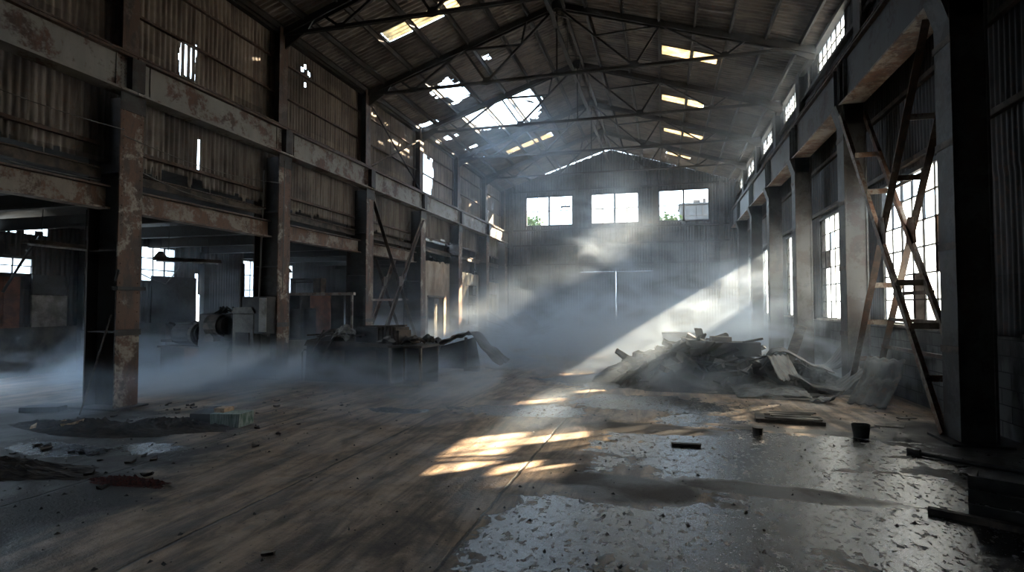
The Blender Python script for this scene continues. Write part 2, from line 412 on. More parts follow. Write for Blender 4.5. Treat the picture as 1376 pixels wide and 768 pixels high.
# torn sheets hanging from the hole edges
def torn(name_label, org, ang, w, l, rx):
    o = corr('torn_roof_sheet', (0, 0, 0), (0, 1, 0), (1, 0, 0), w, l, .15, .018, .1,
             lambda u, v: v > l*(.75+.35*noise.noise(Vector((u*3, 7, 0)))), M['roof_sheet'], warp=.03)
    o.location = org; o.rotation_euler = (rx, ang, 0); tag(o, name_label, 'roof sheet', 'torn sheets at the roof holes'); return o
torn('short torn roof sheet curling down at the lower edge of the nearer roof hole', (-7.55, 17.3, 8.76), -.1, .75, .75, .12)
torn('torn roof sheet hanging over the far edge of the big roof hole', (-5.3, 22.0, 9.5), .35, .7, .5, -.1)
torn('bent roof sheet sagging at the upper edge of the big roof hole', (-5.05, 20.3, 9.6), .25, .6, .4, .2)

# purlins
for i, x in enumerate([-8.75, -8.15, -7.25, -6.35, -5.45, -4.55, -3.65, -2.0, -1.0, -.02, .88, 1.75, 2.6, 3.4]):
    z = roofz(x)-.10
    side = 'left' if x < RX else 'right'
    o = MB(); o.bar((x, YF+.1, z), (x, YB-.1, z), .055, .13); o.bar((x+.03, YF+.1, z+.065), (x+.03, YB-.1, z+.065), .1, .012)
    o = o.build('purlin', M['truss'])
    n_from = ([-8.75, -8.15, -7.25, -6.35, -5.45, -4.55, -3.65].index(x)+1) if x < RX else (7-[-2.0, -1.0, -.02, .88, 1.75, 2.6, 3.4].index(x))
    words = ['lowest', 'second lowest', 'third lowest', 'fourth lowest', 'third highest', 'second highest', 'highest']
    tag(o, 'long dark steel purlin under the %s roof slope, %s of the seven' % (side, words[n_from-1]), 'purlin', 'purlins under the %s roof slope' % side)
rg = thing('ridge_girder', 'dark latticed girder running the length of the hall under the roof ridge', 'girder', (RX, 0, 9.6))
for s in (-1, 1):
    MB().bar((s*.22, YF+.2, .45), (s*.22, YB-.2, .45), .07, .09).build('chord', M['truss'], rg)
MB().bar((0, YF+.2, -.05), (0, YB-.2, -.05), .08, .08).build('chord', M['truss'], rg)
lac = MB(); y = YF+.4; kk = 0
while y < YB-1.6:
    for s in (-1, 1):
        lac.bar((0, y, -.05) if kk % 2 else (s*.22, y, .45), (s*.22, y+1.3, .45) if kk % 2 else (0, y+1.3, -.05), .025, .025)
    y += 1.3; kk += 1
lac.build('lacing', M['truss'], rg)

# trusses
TY = [-.6, 3.3, 7.2, 11.15, 15.08, 19.0, 22.9, 26.8]
def make_truss(Y, label):
    t = thing('roof_truss', label, 'roof truss', (0, Y, 8.2), 0, 'steel roof trusses')
    ax, az = RX, roofz(RX)-8.2-.2
    lx, rx = -8.85, 3.75
    def rz_(x): return roofz(x)-8.2-.2
    for n_, x in (('rafter', lx), ('rafter', rx)):
        m = MB()
        for dy in (-.07, .07): m.bar((x, dy, rz_(x)), (ax, dy, az), .035, .16)
        m.build(n_, M['truss'], t)
    m = MB()
    for dy in (-.03, .03): m.bar((lx, dy, 0), (rx, dy, -.03), .03, .075)
    m.build('tie_beam', M['truss'], t)
    web = [((ax, az), (-4.88, 0)), ((ax, az), (-.68, 0)), ((-.68, 0), (0, rz_(0))), ((0, rz_(0)), (1.62, 0)), ((1.62, 0), (2.15, rz_(2.15))),
           ((-4.88, 0), (-5.6, rz_(-5.6))), ((-5.6, rz_(-5.6)), (-7.2, 0)), ((-7.2, 0), (-7.7, rz_(-7.7))),
           ((-1.72, 1.35*.72), (0, rz_(0)-.02)), ((-3.85, 1.35*.72), (-5.6, rz_(-5.6)-.02)), ((ax, az), (ax, 0)),
           ((-1.72, .97), (-1.9, rz_(-1.9))), ((-3.85, .97), (-3.7, rz_(-3.7)))]
    for i, (a, b) in enumerate(web):
        wd = .03 if i == 10 else .055
        MB().angle((a[0], 0, a[1]), (b[0], 0, b[1]), wd, .014).build('web_member', M['truss'], t)
    g = [(-4.88, 0, .17), (-.68, 0, .17), (ax, az-.02, .24), (0, rz_(0), .15), (-5.6, rz_(-5.6), .15), (1.62, 0, .12), (-7.2, 0, .12), (2.15, rz_(2.15), .1), (-7.7, rz_(-7.7), .1)]
    for x, z, r in g:
        MB().prism([(x-r, z-.06), (x-r*.5, z+r*.8), (x+r*.5, z+r*.8), (x+r, z-.06), (x, z-r*.55)], 1, -.012, .012).build('gusset_plate', M['truss'], t)
    for s, x in ((1, lx), (-1, rx)):
        MB().prism([(x, -.35), (x+s*.15, -.35), (x+s*.75, 0), (x+s*.95, rz_(x+s*.95)), (x, rz_(x))], 1, -.02, .02).build('knee_plate', M['truss'], t)
    return t
ordn = ['behind the viewer', 'overhead', 'nearest of those seen', 'its ridge out of sight above', 'in front of the nearer roof hole',
        'passing in front of the big roof hole', 'half lost in haze beyond the big roof hole', 'last before the far gable']
for Y, w in zip(TY, ordn):
    if Y < 7: continue
    make_truss(Y, 'dark steel roof truss with thin webs, ' + w)

# ------------------------------------------------------------------ left side
LY = [-.7, 3.3, 7.2, 11.1, 15.05, 18.95, 22.9, 26.85, 30.3]
pl = ['', 'just outside on the left', 'nearest to the viewer', 'second nearest', 'third nearest', 'fourth nearest', 'fifth nearest', 'sixth nearest', 'at the far corner']
for i, y in enumerate(LY):
    if i < 1: continue
    t = thing('steel_column', 'rusty riveted steel column of the left row, ' + pl[i], 'column', (-8.6, y, 0), 0, 'left row of steel columns')
    m = MB().box(-.03, 0, -.22, .20, 0, 5.24); m.build('flange', M['column'], t, bevel=.004)
    MB().box(-.70, -.67, -.20, .20, 0, 5.24).build('flange', M['column_web'], t)  # back flange takes the dark web tone, so the recess shade is painted
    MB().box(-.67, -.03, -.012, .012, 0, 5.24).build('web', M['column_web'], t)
    m = MB()
    for z in (1.25, 2.6, 3.9):
        m.box(-.66, -.031, -.18, .18, z, z+.025)
    m.box(.0, .012, -.24, .22, 1.2, 1.3); m.box(0, .012, -.24, .22, 4.95, 5.24)
    m.build('stiffener', M['column_dark'], t)
    r = MB()
    for z in np.arange(.15, 5.2, .16 if i < 5 else .32):
        for dy in (-.17, .15): r.cyl((0, dy, z), (.012, dy, z), .011, 6)
    r.build('rivet_row', M['column'], t)
    MB().box(-.85, .12, -.32, .3, .0, .03).build('base_plate', M['column_dark'], t)
    m = MB()
    m.prism([(.0, .03), (.0, .4), (-.01, .4), (-.01, .03)], 0, -.7, -.68)
    m.prism([(-.85, .03), (-.7, .03), (-.7, .45)], 1, -.02, .02); m.build('gusset_plate', M['column_dark'], t)
    # upper post
    u = thing('upper_post', 'slim rusty wall post standing on the left crane girder, ' + pl[i], 'post', (-8.72, y, 5.9), 0, 'posts above the left crane girder')
    MB().box(.0, .03, -.15, .15, 0, 2.42).build('flange', M['girt'], u)
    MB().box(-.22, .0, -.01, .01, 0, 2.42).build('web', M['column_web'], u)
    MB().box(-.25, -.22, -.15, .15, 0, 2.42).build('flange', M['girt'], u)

# crane girders on the left
for i in range(len(LY)-1):
    y0, y1 = LY[i], LY[i+1]
    if i == len(LY)-2: y1 = 30.45
    lab = ['', 'overhead at the left edge of the view', 'over the nearest open bay', 'over the second open bay', 'above the crossed braces', 'above the plastered doorway infill', 'above the window infill', 'last before the far wall']
    if i < 1: continue
    t = thing('crane_girder', 'grey crane girder with rust patches, left side, ' + lab[i], 'girder', (-8.75, y0, 5.25), 0, 'left crane girders')
    L = y1-y0
    MB().box(.10, .13, .02, L-.02, .04, .60).build('web', M['crane'], t)
    MB().box(-.08, .24, .01, L-.01, 0, .04).build('flange', M['crane'], t)
    MB().box(-.08, .22, .01, L-.01, .60, .64).build('flange', M['girt'], t)
    m = MB()
    for yy in (.03, .30, L-.32, L-.06): m.box(.13, .15 if yy in (.30, L-.32) else .2, yy, yy+.02, .04, .6)
    m.build('stiffener', M['crane'], t)
    m = MB().box(.04, .10, 0, L, .64, .67).box(.055, .085, 0, L, .67, .71).box(.035, .105, 0, L, .71, .74); m.build('rail', M['girt'], t)
    r = MB()
    for q in np.arange(.08, .58, .06):
        for yy in (.14, .2, L-.16, L-.22): r.cyl((.13, yy, q), (.142, yy, q), .011, 6)
    r.build('rivet_row', M['crane'], t)
# girder joint covers over the columns
for i in range(1, len(LY)-1):
    o = MB().box(-8.62, -8.5, LY[i]-.12, LY[i]+.12, 5.3, 5.84).build('girder_splice', M['column_web'])
    tag(o, 'dark gap plate between left crane girders, over the column ' + pl[i], 'plate', 'joints of the left crane girders')

# upper left wall
def hole_ul(u, v):
    y = YB-u; z = 5.6+v
    j = .1*noise.noise(Vector((y*5, z*3, 2)))
    if 8.45 < y+j*.5 < 8.85 and 6.15 < z+j < 6.85: return ((y*8) % 1.0) > .45
    if 12.15 < y+j < 12.6 and 7.80 < z+2*j < 7.92: return True
    if 12.3 < y+j < 12.4 and 7.35 < z+2*j < 7.5: return True
    a = 5.75+.35*abs(noise.noise(Vector((y*3, 1, 0))))
    if 19.45+.08*math.sin(z*3) < y < 20.55+.35*noise.noise(Vector((z*2.2, 4, 0)))+.15*math.sin(z*2) and a < z < 7.62+.2*noise.noise(Vector((y*2, 0, 0))): return True
    if 27.6 < y+2*j < 28.0 and 6.2 < z+3*j < 6.8 and noise.noise(Vector((y*7, z*7, 0))) > -.05: return True
    if 19.0 < y < 19.25 and 7.7 < z+j < 7.95: return True
    return False
struct(corr('wall_left', (XL, YB, 5.6), (0, -1, 0), (0, 0, 1), YB-YF, roofz(XL)-5.6+.04, .115, .016, .12, hole_ul, M['left_sheet'], warp=.01))
for z, w in ((6.85, 'lower'), (7.68, 'upper'), (6.0, 'lowest')):
    o = MB().angle((XL+.06, YF, z), (XL+.06, YB-.1, z), .075, .012)
    tag(o.build('wall_girt', M['girt']), 'long rusty %s girt along the corrugated wall above the left crane girder' % w, 'girt', 'girts of the upper left wall')
o = MB().bar((XL+.1, YF, roofz(XL)-.06), (XL+.1, YB-.1, roofz(XL)-.06), .14, .1).build('eaves_beam', M['truss']); tag(o, 'dark eaves beam where the left wall meets the roof', 'beam')
for (ya, yb, wd) in ((15.2, 18.8, 'above the crossed braces'),):
    t = thing('wind_brace', 'thin crossed steel bars on the upper left wall beside the torn opening', 'brace', (XL+.3, ya, 5.9))
    MB().angle((0, 0, .1), (0, yb-ya, 2.0), .05).build('brace_bar', M['girt'], t)
    MB().angle((.04, 0, 2.0), (.04, yb-ya, .1), .05).build('brace_bar', M['truss'], t)

# lower left sheets, girts and girders
def hole_low(u, v):
    y = YB-u; z = 4.05+v
    n_ = noise.noise(Vector((y*4, 2, 0)))+.5*noise.noise(Vector((y*13, 5, 0)))
    if z < 4.12+.10*n_: return True
    if y > 19 and z < 4.35+.5*abs(noise.noise(Vector((y*1.2, 9, 0)))): return True
    if 9.05 < y < 9.12 and z > 4.45: return z < 5.1
    if 8.0 < y < 9.2 and z < 4.26 and n_ > -.2: return True
    return False
struct(corr('wall_left', (-9.12, YB, 4.05), (0, -1, 0), (0, 0, 1), YB-YF, 1.6, .115, .016, .07, hole_low, M['low_sheet'], warp=.012))
bayname = ['', 'at the left edge of the view', 'of the nearest open bay', 'of the second open bay', 'behind the crossed braces', 'above the plastered doorway infill', 'above the window infill', 'at the far end of the left side']
for i in range(1, len(LY)-1):
    y0, y1 = LY[i]+.22, LY[i+1]-.22
    o = MB().angle((-9.02, y0, 4.42), (-9.02, y1, 4.40), .075, .012).build('wall_girt', M['girt']); tag(o, 'rusty angle girt on the lower corrugated sheets ' + bayname[i], 'girt', 'girts of the lower left sheets')
    t = thing('wall_beam', 'dark rusty beam under the lower corrugated sheets ' + bayname[i], 'beam', (-9.05, y0, 3.92))
    MB().bar((0, 0, 0), (0, y1-y0, -.02), .10, .16).build('beam_body', M['charred2'], t)
    MB().bar((0.06, 0, .08), (.06, y1-y0, .06), .1, .02).build('flange', M['girt'], t)
    if i < 5:
        t = thing('floor_girder', 'low rusty steel girder spanning ' + bayname[i].replace('of the', 'the').replace('behind', 'the bay behind').replace('at the', 'the bay at the'), 'girder', (-8.9, y0, 3.29), 0, 'low girders of the side aisle')
        MB().box(-.02, 0.01, 0, y1-y0, .03, .36).build('web', M['low_girder'], t)
        MB().box(-.12, .12, 0, y1-y0, 0, .03).build('flange', M['low_girder'], t)
        MB().box(-.12, .12, 0, y1-y0, .36, .39).build('flange', M['girt'], t)

# cross braces in bay 4 (two parallel frames)
for (x, lab, mt) in ((-8.62, 'rusty crossed brace between left columns, the frame nearer the hall', 'girt'), (-9.2, 'rusty crossed brace between left columns, the frame behind it', 'low_girder')):
    t = thing('cross_brace', lab, 'brace', (x, 15.3, 0))
    MB().angle((0, 0, 4.95), (0, 3.45, .15), .11, .016).build('brace_bar', M['charred2'], t)
    MB().angle((.05, .15, .1), (.05, 3.5, 4.9), .10, .016).build('brace_bar', M[mt], t)
    MB().box(-.01, .07, 1.6, 1.9, 2.35, 2.68).build('gusset_plate', M['girt'], t)
o = MB().bar((-9.1, 15.3, 1.86), (-9.1, 18.7, 1.92), .07, .07).build('wall_girt', M['low_girder']); tag(o, 'pale rusty horizontal bar crossing low behind the crossed braces', 'girt')

# side aisle: roof, outer wall, end wall
def win_opening(y0, y1, z0, z1): return (y0, y1, z0, z1)
AX = -15.0
awin = [(9.1, 9.98, 2.45, 2.86, 'window_1'), (12.1, 14.1, 2.42, 3.5, 'window_2'), (17.0, 19.9, 1.7, 3.4, 'window_3')]
ad = (14.86, 15.12, .75, 2.72)
def hole_a(u, v):
    y = u+YF; z = 1.15+v
    for a, b, c, d, _ in awin:
        if a < y < b and c < z < d: return True
    if ad[0] < y < ad[1]-.1*(z > 2) and z < ad[3]: return True
    if 5.2 < y < 8.2 and z < 2.4: return True  # unseen opening, added to light the left fog and floor
    if 9.1 < y < 10.3 and z > 3.5+.1*noise.noise(Vector((y*5, 0, 0))): return True
    return False
struct(corr('wall_left', (AX, YF, 1.15), (0, 1, 0), (0, 0, 1), 27.3, 2.6, .115, .016, .1, hole_a, M['right_sheet']))
lw = MB()
segs = [(YF, 5.2), (8.2, 14.86), (15.12, 24.3)]  # the nearer gap belongs to the added unseen opening
for a, b in segs: lw.box(AX-.1, AX+.12, a, b, -.0, 1.17)
struct(lw.build('wall_left', M['low_wall']))
struct(MB().box(AX-.1, -9.15, 24.3, 24.4, 0, 5.3).build('wall_back', M['low_wall']))
# aisle ceiling with a ragged bright crack
struct(MB().hexa([(AX-.1, YF, 3.72), (-9.15, YF, 4.27), (-9.15, 24.4, 4.27), (AX-.1, 24.4, 3.72), (AX-.1, YF, 3.76), (-9.15, YF, 4.31), (-9.15, 24.4, 4.31), (AX-.1, 24.4, 3.76)]).build('ceiling', M['charred']))
for i, y in enumerate([5.3, 7.2, 9.15, 11.1, 13.1, 15.05, 17.0, 18.95, 21, 22.9]):
    o = MB().box(AX+.1, -9.1, y-.06, y+.06, 3.42, 3.46).box(AX+.1, -9.1, y-.015, y+.015, 3.46, 3.7)
    tag(o.build('ceiling_joist', M['truss']), 'dark steel joist under the side aisle ceiling', 'joist', 'joists under the side aisle ceiling')
for i, y in enumerate([11.1, 15.05, 18.95]):
    t = MB().box(AX+.13, AX+.33, y-.1, y+.1, 0, 3.42).build('aisle_post', M['column_web']); tag(t, 'dark post on the outer wall of the side aisle, %s' % ['left of the wide window', 'right of the tall bright slit', 'in front of the far window'][i], 'post')

def frame_window(name, plane_x, y0, y1, z0, z1, ny, nz, missing=(), mat='charred', side=1, th=.05, board=(), bars=None, gx=0):
    """steel casement set in a wall whose plane is x = const; panes are children"""
    t = bpy.data.objects.new(name, None); COL.objects.link(t); t.location = (plane_x, y0, z0); t['kind'] = 'structure'
    W, H = y1-y0, z1-z0
    f = MB().box(-.04, .04, -.04, .03, -.04, H+.04).box(-.04, .04, W-.03, W+.04, -.04, H+.04).box(-.04, .04, .03, W-.03, -.04, .03).box(-.04, .04, .03, W-.03, H-.03, H+.04)
    f.build('window_frame', M[mat], t)
    b = MB()
    for i in range(1, ny):
        ww = .022 if (i % 2 or ny < 4) else .045
        b.box(-.02, .02, W*i/ny-ww/2, W*i/ny+ww/2, 0, H)
    for j in range(1, nz): b.box(-.02, .02, 0, W, H*j/nz-.012, H*j/nz+.012)
    b.build('glazing_bars', M[mat], t)
    g = MB(); bd = MB()
    for i in range(ny):
        for j in range(nz):
            a = (.004, W*i/ny, H*j/nz); c = (W*(i+1)/ny, H*(j+1)/nz)
            if (i, j) in missing: continue
            (bd if (i, j) in board else g).box(.0, .005, W*i/ny+.008, c[0]-.008, H*j/nz+.008, c[1]-.008)
    if g.v: g.build('glass', M['glass'], t)
    if bd.v: bd.build('pane_board', M['pale_board'], t)
    return t
frame_window('window_1', AX, 9.1, 9.98, 2.45, 2.86, 2, 2, {(0, 0), (1, 0)})
frame_window('window_2', AX, 12.1, 14.1, 2.42, 3.5, 5, 3, {(0, 2), (2, 2), (3, 2)})
frame_window('window_3', AX, 17.0, 19.9, 1.7, 3.4, 7, 3, {(1, 0), (2, 0), (3, 0), (5, 1)})
# door in the side aisle standing ajar
dd = MB().box(AX+.05, AX+.1, 13.2, 14.86, 0, 2.6).build('door_1', M['column_dark']); struct(dd)

# infill walls of the far left bays
def infill(y0, y1, h, op, mat, name, xo=-9.05):
    m = MB(); a, b, c, d = op; n = 14
    def top(y): return h+.12*noise.noise(Vector((y*2.3, 0, 0)))+.05*noise.noise(Vector((y*9, 0, 0)))
    def seg(ya, yb, za, zb=None):
        k_ = max(1, int((yb-ya)/.12))
        for i in range(k_):
            p, q = ya+(yb-ya)*i/k_, ya+(yb-ya)*(i+1)/k_
            z1a, z1b = (top(p), top(q)) if zb is None else (zb, zb)
            m.hexa([(xo-.25, p, za), (xo, p, za), (xo, q, za), (xo-.25, q, za), (xo-.25, p, z1a), (xo, p, z1a), (xo, q, z1b), (xo-.25, q, z1b)])
    seg(y0, a, 0); seg(b, y1, 0); seg(a, b, d)
    if c > 0: seg(a, b, 0, c)
    return struct(m.build(name, M[mat]))
infill(19.2, 22.7, 3.5, (20.4, 22.0, 0, 2.03), 'plaster', 'wall_left')
infill(23.1, 26.65, 3.25, (24.8, 26.4, .75, 2.68), 'plaster_pale', 'wall_left')
infill(27.05, 30.4, 2.95, (27.6, 29.8, 0, 2.3), 'plaster_pale', 'wall_left')
struct(MB().box(-9.10, -9.04, 20.34, 20.40, 0, 2.06).box(-9.10, -9.04, 22.0, 22.06, 0, 2.06).box(-9.10, -9.02, 20.34, 22.06, 2.03, 2.1).build('trim_2', M['charred2']))
o = MB().box(-9.3, -9.26, 21.5, 22.0, 0, 2.0).build('door_2', M['machine_green']); struct(o)
frame_window('window_4', -9.1, 24.8, 26.4, .75, 2.68, 3, 4, {(0, 0), (1, 3), (2, 0)}, board={(0, 3), (0, 2), (1, 0)})
for y, z, w in ((22.25, 2.2, 'beside the doorway'), (22.3, 1.3, 'low beside the doorway')):
    pass
# back of the infilled bays
struct(MB().box(-11.0, -10.9, 24.4, 30.5, 0, 5.6).build('wall_left', M['low_wall']))
struct(MB().hexa([(-11.0, 24.4, 5.25), (-9.15, 24.4, 5.6), (-9.15, 30.5, 5.6), (-11.0, 30.5, 5.25), (-11.0, 24.4, 5.3), (-9.15, 24.4, 5.65), (-9.15, 30.5, 5.65), (-11.0, 30.5, 5.3)]).build('ceiling', M['charred']))
# debris resting along the tops of the infill walls
random.seed(3)
for i in range(16):
    y = random.uniform(19.3, 30); hh = 3.5 if y < 22.8 else (3.25 if y < 26.8 else 2.95)
    L = random.uniform(.35, .95)
    m = MB().box(-L/2, L/2, -.04, .04, -.015, .015).jitter(.02, 5)
    o = m.build('charred_board', M['charred'], loc=(-9.18, y, hh+.1+random.random()*.08), rot=(0, random.uniform(-.2, .2), random.uniform(1.2, 2.0)))
    tag(o, 'charred board lying on top of the far left infill walls', 'board', 'charred boards on the infill walls')

# ------------------------------------------------------------------ right side
RY = [-3.8+3.9, 4.1, 8.2, 12.4, 16.55, 20.35, 24.1, 28.0]
pr = ['', '', 'nearest on the right, a huge black shape', 'second nearest, left of the crossed lattice braces', 'third nearest', 'fourth nearest', 'fifth nearest, catching the sun beams', 'farthest, by the end wall']
for i, y in enumerate(RY):
    if i < 2: continue
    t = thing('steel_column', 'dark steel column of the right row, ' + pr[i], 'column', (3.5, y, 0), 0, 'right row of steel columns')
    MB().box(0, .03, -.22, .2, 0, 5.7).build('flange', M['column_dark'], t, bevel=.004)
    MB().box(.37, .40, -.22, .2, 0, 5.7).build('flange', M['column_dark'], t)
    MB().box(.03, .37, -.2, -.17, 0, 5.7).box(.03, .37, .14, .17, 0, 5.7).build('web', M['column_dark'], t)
    m = MB()
    for z in (1.1, 2.4, 3.7, 5.0): m.box(-.008, 0, -.24, .22, z, z+.09)
    m.build('stiffener', M['charred2'], t)
    MB().box(-.14, .5, -.34, .32, 0, .03).build('base_plate', M['charred'], t)
    MB().prism([(-.12, 5.69), (.4, 5.69), (.4, 5.3), (.0, 5.3)], 1, -.2, .18).build('column_cap', M['column_dark'], t)
for i in range(1, len(RY)):
    y0 = RY[i]; y1 = RY[i+1] if i+1 < len(RY) else 30.45
    lab = ['', 'overhead, nearest', 'over the crossed lattice braces', 'third from the viewer', 'fourth from the viewer', 'fifth from the viewer', 'sixth from the viewer', 'last before the far wall']
    t = thing('crane_girder', 'dark steel crane girder on the right side, ' + lab[i], 'girder', (3.5, y0, 5.72), 0, 'right crane girders')
    L = y1-y0
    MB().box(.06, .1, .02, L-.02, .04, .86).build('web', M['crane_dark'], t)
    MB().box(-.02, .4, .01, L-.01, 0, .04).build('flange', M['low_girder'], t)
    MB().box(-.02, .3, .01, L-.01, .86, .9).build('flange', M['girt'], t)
    m = MB()
    for yy in (.03, .3, L-.32, L-.06): m.box(-.01, .06, yy, yy+.02, .04, .86)
    m.build('stiffener', M['crane_dark'], t)
    MB().box(.02, .08, 0, L, .9, .93).box(.035, .065, 0, L, .93, .98).box(.015, .085, 0, L, .98, 1.0).build('rail', M['girt'], t)

rwin = [(5.4, 7.9), (9.95, 12.55), (14.5, 17.05), (19.0, 21.4), (23.4, 25.9), (27.6, 29.9)]
def hole_r(u, v):
    y = YB-u; z = 1.3+v
    for a, b in rwin:
        if a < y < b and z < 4.06: return True
    return False
# right wall faces the hall (normal toward -x)
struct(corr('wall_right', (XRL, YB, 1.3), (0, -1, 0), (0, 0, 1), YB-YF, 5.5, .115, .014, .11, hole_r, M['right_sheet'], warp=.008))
dado = MB().box(XRL-.06, XRL+.16, YF, YB, 0, 1.3); struct(dado.build('wall_right', M['blocks']))
sl = MB()
for a, b in rwin: sl.box(XRL-.14, XRL+.1, a-.1, b+.1, 1.3, 1.35)
struct(sl.build('trim_3', M['pale_board']))
struct(MB().box(XR-.02, XRL+.12, YF, YB, 6.72, 6.78).build('trim_4', M['charred']))
miss = {1: {(5, 5), (4, 5), (2, 5), (3, 5), (4, 4), (1, 4)}, 2: {(1, 5), (3, 4)}, 3: {(0, 5), (3, 4)},
        4: {(i, j) for i in (0, 1, 2, 3, 5) for j in (2, 3, 4, 5)}, 5: {(1, 3), (1, 2), (2, 3), (2, 2), (3, 3), (1, 1), (2, 1), (4, 3), (4, 4), (3, 4)}, 0: set()}
brd = {0: {(i, j) for i in range(6) for j in range(6)}, 1: {(2, 0), (2, 1), (0, 3), (0, 2)}, 2: {(5, 3), (5, 2), (5, 4), (4, 3), (5, 1), (5, 5), (5, 0)}, 3: {(5, j) for j in range(6)}, 4: {(5, 1), (5, 0)}, 5: set()}
for k, (a, b) in enumerate(rwin):
    frame_window('window_%d' % (5+k), XRL, a, b, 1.35, 4.06, 6, 6, miss[k], board=brd[k])
for z, w in ((4.24, 'just above the tall windows'), (5.48, 'between windows and crane girder')):
    o = MB().angle((XRL-.06, YF, z), (XRL-.06, YB, z), .08, .012).build('wall_girt', M['charred2']); tag(o, 'long dark girt along the right wall ' + w, 'girt', 'girts of the right wall')

# clerestory wall on the right
cwin = [(5.2, 7.4), (9.2, 11.35), (13.2, 15.35), (17.4, 19.3), (21.4, 23.3), (25.4, 27.2), (28.2, 29.8)]
cslit = [(12.28, 12.5), (16.1, 16.3), (20.2, 20.4), (24.2, 24.4)]
def hole_c(u, v):
    y = YB-u; z = 6.76+v
    if z > 7.46:
        for a, b in cwin:
            if a < y < b and z < 8.12: return True
        for a, b in cslit:
            if a < y < b and z < 8.12: return True
    return False
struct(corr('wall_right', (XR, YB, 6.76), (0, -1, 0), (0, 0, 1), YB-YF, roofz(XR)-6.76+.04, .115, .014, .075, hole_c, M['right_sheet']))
for k, (a, b) in enumerate(cwin):
    frame_window('window_%d' % (11+k), XR, a, b, 7.48, 8.1, 6, 2, set() if k < 4 else {(3, 1)} if k == 4 else {(0, 1), (3, 0), (3, 1)})
for k, (a, b) in enumerate(cslit):
    frame_window('window_%d' % (18+k), XR, a, b, 7.48, 8.1, 1, 2)
struct(MB().box(XR-.12, XR-.02, YF, YB, 7.36, 7.44).build('trim_5', M['column_dark']))
wc = ['nearest', 'second', 'third', 'fourth', 'fifth', 'last, by the far wall']
for k, y in enumerate([11.9, 16.75, 20.0, 23.8, 27.6]):
    t = thing('upper_post', 'dark wall post between the high right windows, %s counting from the viewer' % ['nearest', 'second', 'third', 'fourth', 'fifth'][k], 'post', (XR-.22, y, 6.78), 0, 'posts between the high right windows')
    MB().box(0, .03, -.2, .18, 0, 1.36).build('flange', M['crane_dark'], t)
    MB().box(.03, .2, -.012, .012, 0, 1.36).build('web', M['column_dark'], t)
o = MB().bar((XR-.1, YF, roofz(XR)-.07), (XR-.1, YB-.1, roofz(XR)-.07), .14, .1).build('eaves_beam', M['truss']); tag(o, 'dark eaves beam along the top of the high right windows', 'beam')

# crossed lattice braces between the first two right columns
for (x, lab) in ((3.5, 'crossed ladder-like lattice brace at the near right column, front frame'), (3.92, 'crossed ladder-like lattice brace at the near right column, frame next to the window')):
    t = thing('lattice_brace', lab, 'brace', (x, 10.3, 0))
    MB().angle((0, -1.95, .05), (0, 2.0, 5.6), .10, .014).build('brace_bar', M['low_girder'], t)
    MB().angle((.03, 1.95, .05), (.03, -1.6, 5.65), .10, .014).build('brace_bar', M['girt'], t)
    MB().prism([(-.16, 2.7), (.16, 2.7), (.2, 2.95), (.1, 3.15), (-.14, 3.12)], 0, -.02, .0).build('gusset_plate', M['low_girder'], t)
bt = thing('brace_battens', 'short flat rungs tying the two crossed lattice braces together', 'brace', (3.5, 10.3, 0))
for z in (.7, 1.4, 2.05, 3.7, 4.5):
    for s in (0, 1):
        y = (-1.95+3.95*z/5.6) if s == 0 else (1.95-3.55*z/5.6)
        MB().bar((.0, y, z), (.42, y, z), .012, .09).build('rung', M['low_girder'], bt)
for z, ya, yb in ((1.9, -.7, .8), (1.45, -1.0, 1.05), (3.75, -.45, .75), (.95, -1.3, 1.4)):
    MB().bar((.42, ya, z), (.42, yb, z), .02, .06).build('rung', M['girt'], bt)

# ------------------------------------------------------------------ gable wall
gw = [(-7.48, -4.78), (-3.77, -1.17), (-.14, 2.42)]
def gtop(x): return roofz(x)-(.0 if x > -2.6 else (.07+.05*noise.noise(Vector((x*4, 0, 0))) if -6.6 < x else 0))
def hole_g(u, v):
    x = 4.35-u; z = v
    if z > gtop(x): return True
    for a, b in gw:
        if a < x < b and 6.2 < z < 7.86: return True
    if -4.4 < x < -.5 and z < 3.575: return True
    if abs(x+1.9) < .35 and z > roofz(x)-.03: return True
    return False
struct(corr('wall_back', (4.35, YB, 0), (-1, 0, 0), (0, 0, 1), 15.4, 10.4, .14, .016, .045, hole_g, M['back_sheet'], warp=.01))
for s, a, b in ((0, -4.55, -2.44), (1, -2.41, -.35)):
    t = bpy.data.objects.new('door_%d' % (3+s), None); COL.objects.link(t); t.location = (a, YB-.05, 0); t['kind'] = 'structure'
    o = corr('door_leaf', (b-a, 0, 0.02), (-1, 0, 0), (0, 0, 1), b-a, 3.53, .14, .014, .5, None, M['back_sheet'], parent=t)
    f = MB()
    for z in (.05, 1.2, 2.4, 3.45): f.box(0, b-a, -.09, -.04, z, z+.09)
    f.box(0, .08, -.09, -.04, 0, 3.55).box(b-a-.08, b-a, -.09, -.04, 0, 3.55); f.build('door_frame', M['charred2'], t)
struct(MB().box(-4.6, -.3, YB-.16, YB-.1, 3.72, 3.86).build('trim_6', M['charred']))
for s, (z, x0, x1) in enumerate([(5.08, -9, 3.4), (5.95, -9, 3.4), (3.98, -9, 3.4), (2.6, -9, -4.6), (2.6, -.3, 3.9), (8.15, -8.5, 3.2), (1.3, -9, -4.6)]):
    o = MB().bar((x0, YB-.1, z), (x1, YB-.1, z), .09, .09).build('wall_girt', M['charred'])
    tag(o, 'dark horizontal girt on the far end wall, ' + ['below the end windows', 'right under the three end windows', 'just above the sliding doors', 'left of the sliding doors', 'right of the sliding doors', 'above the three end windows', 'lowest, left of the sliding doors'][s], 'girt', 'girts of the far wall')
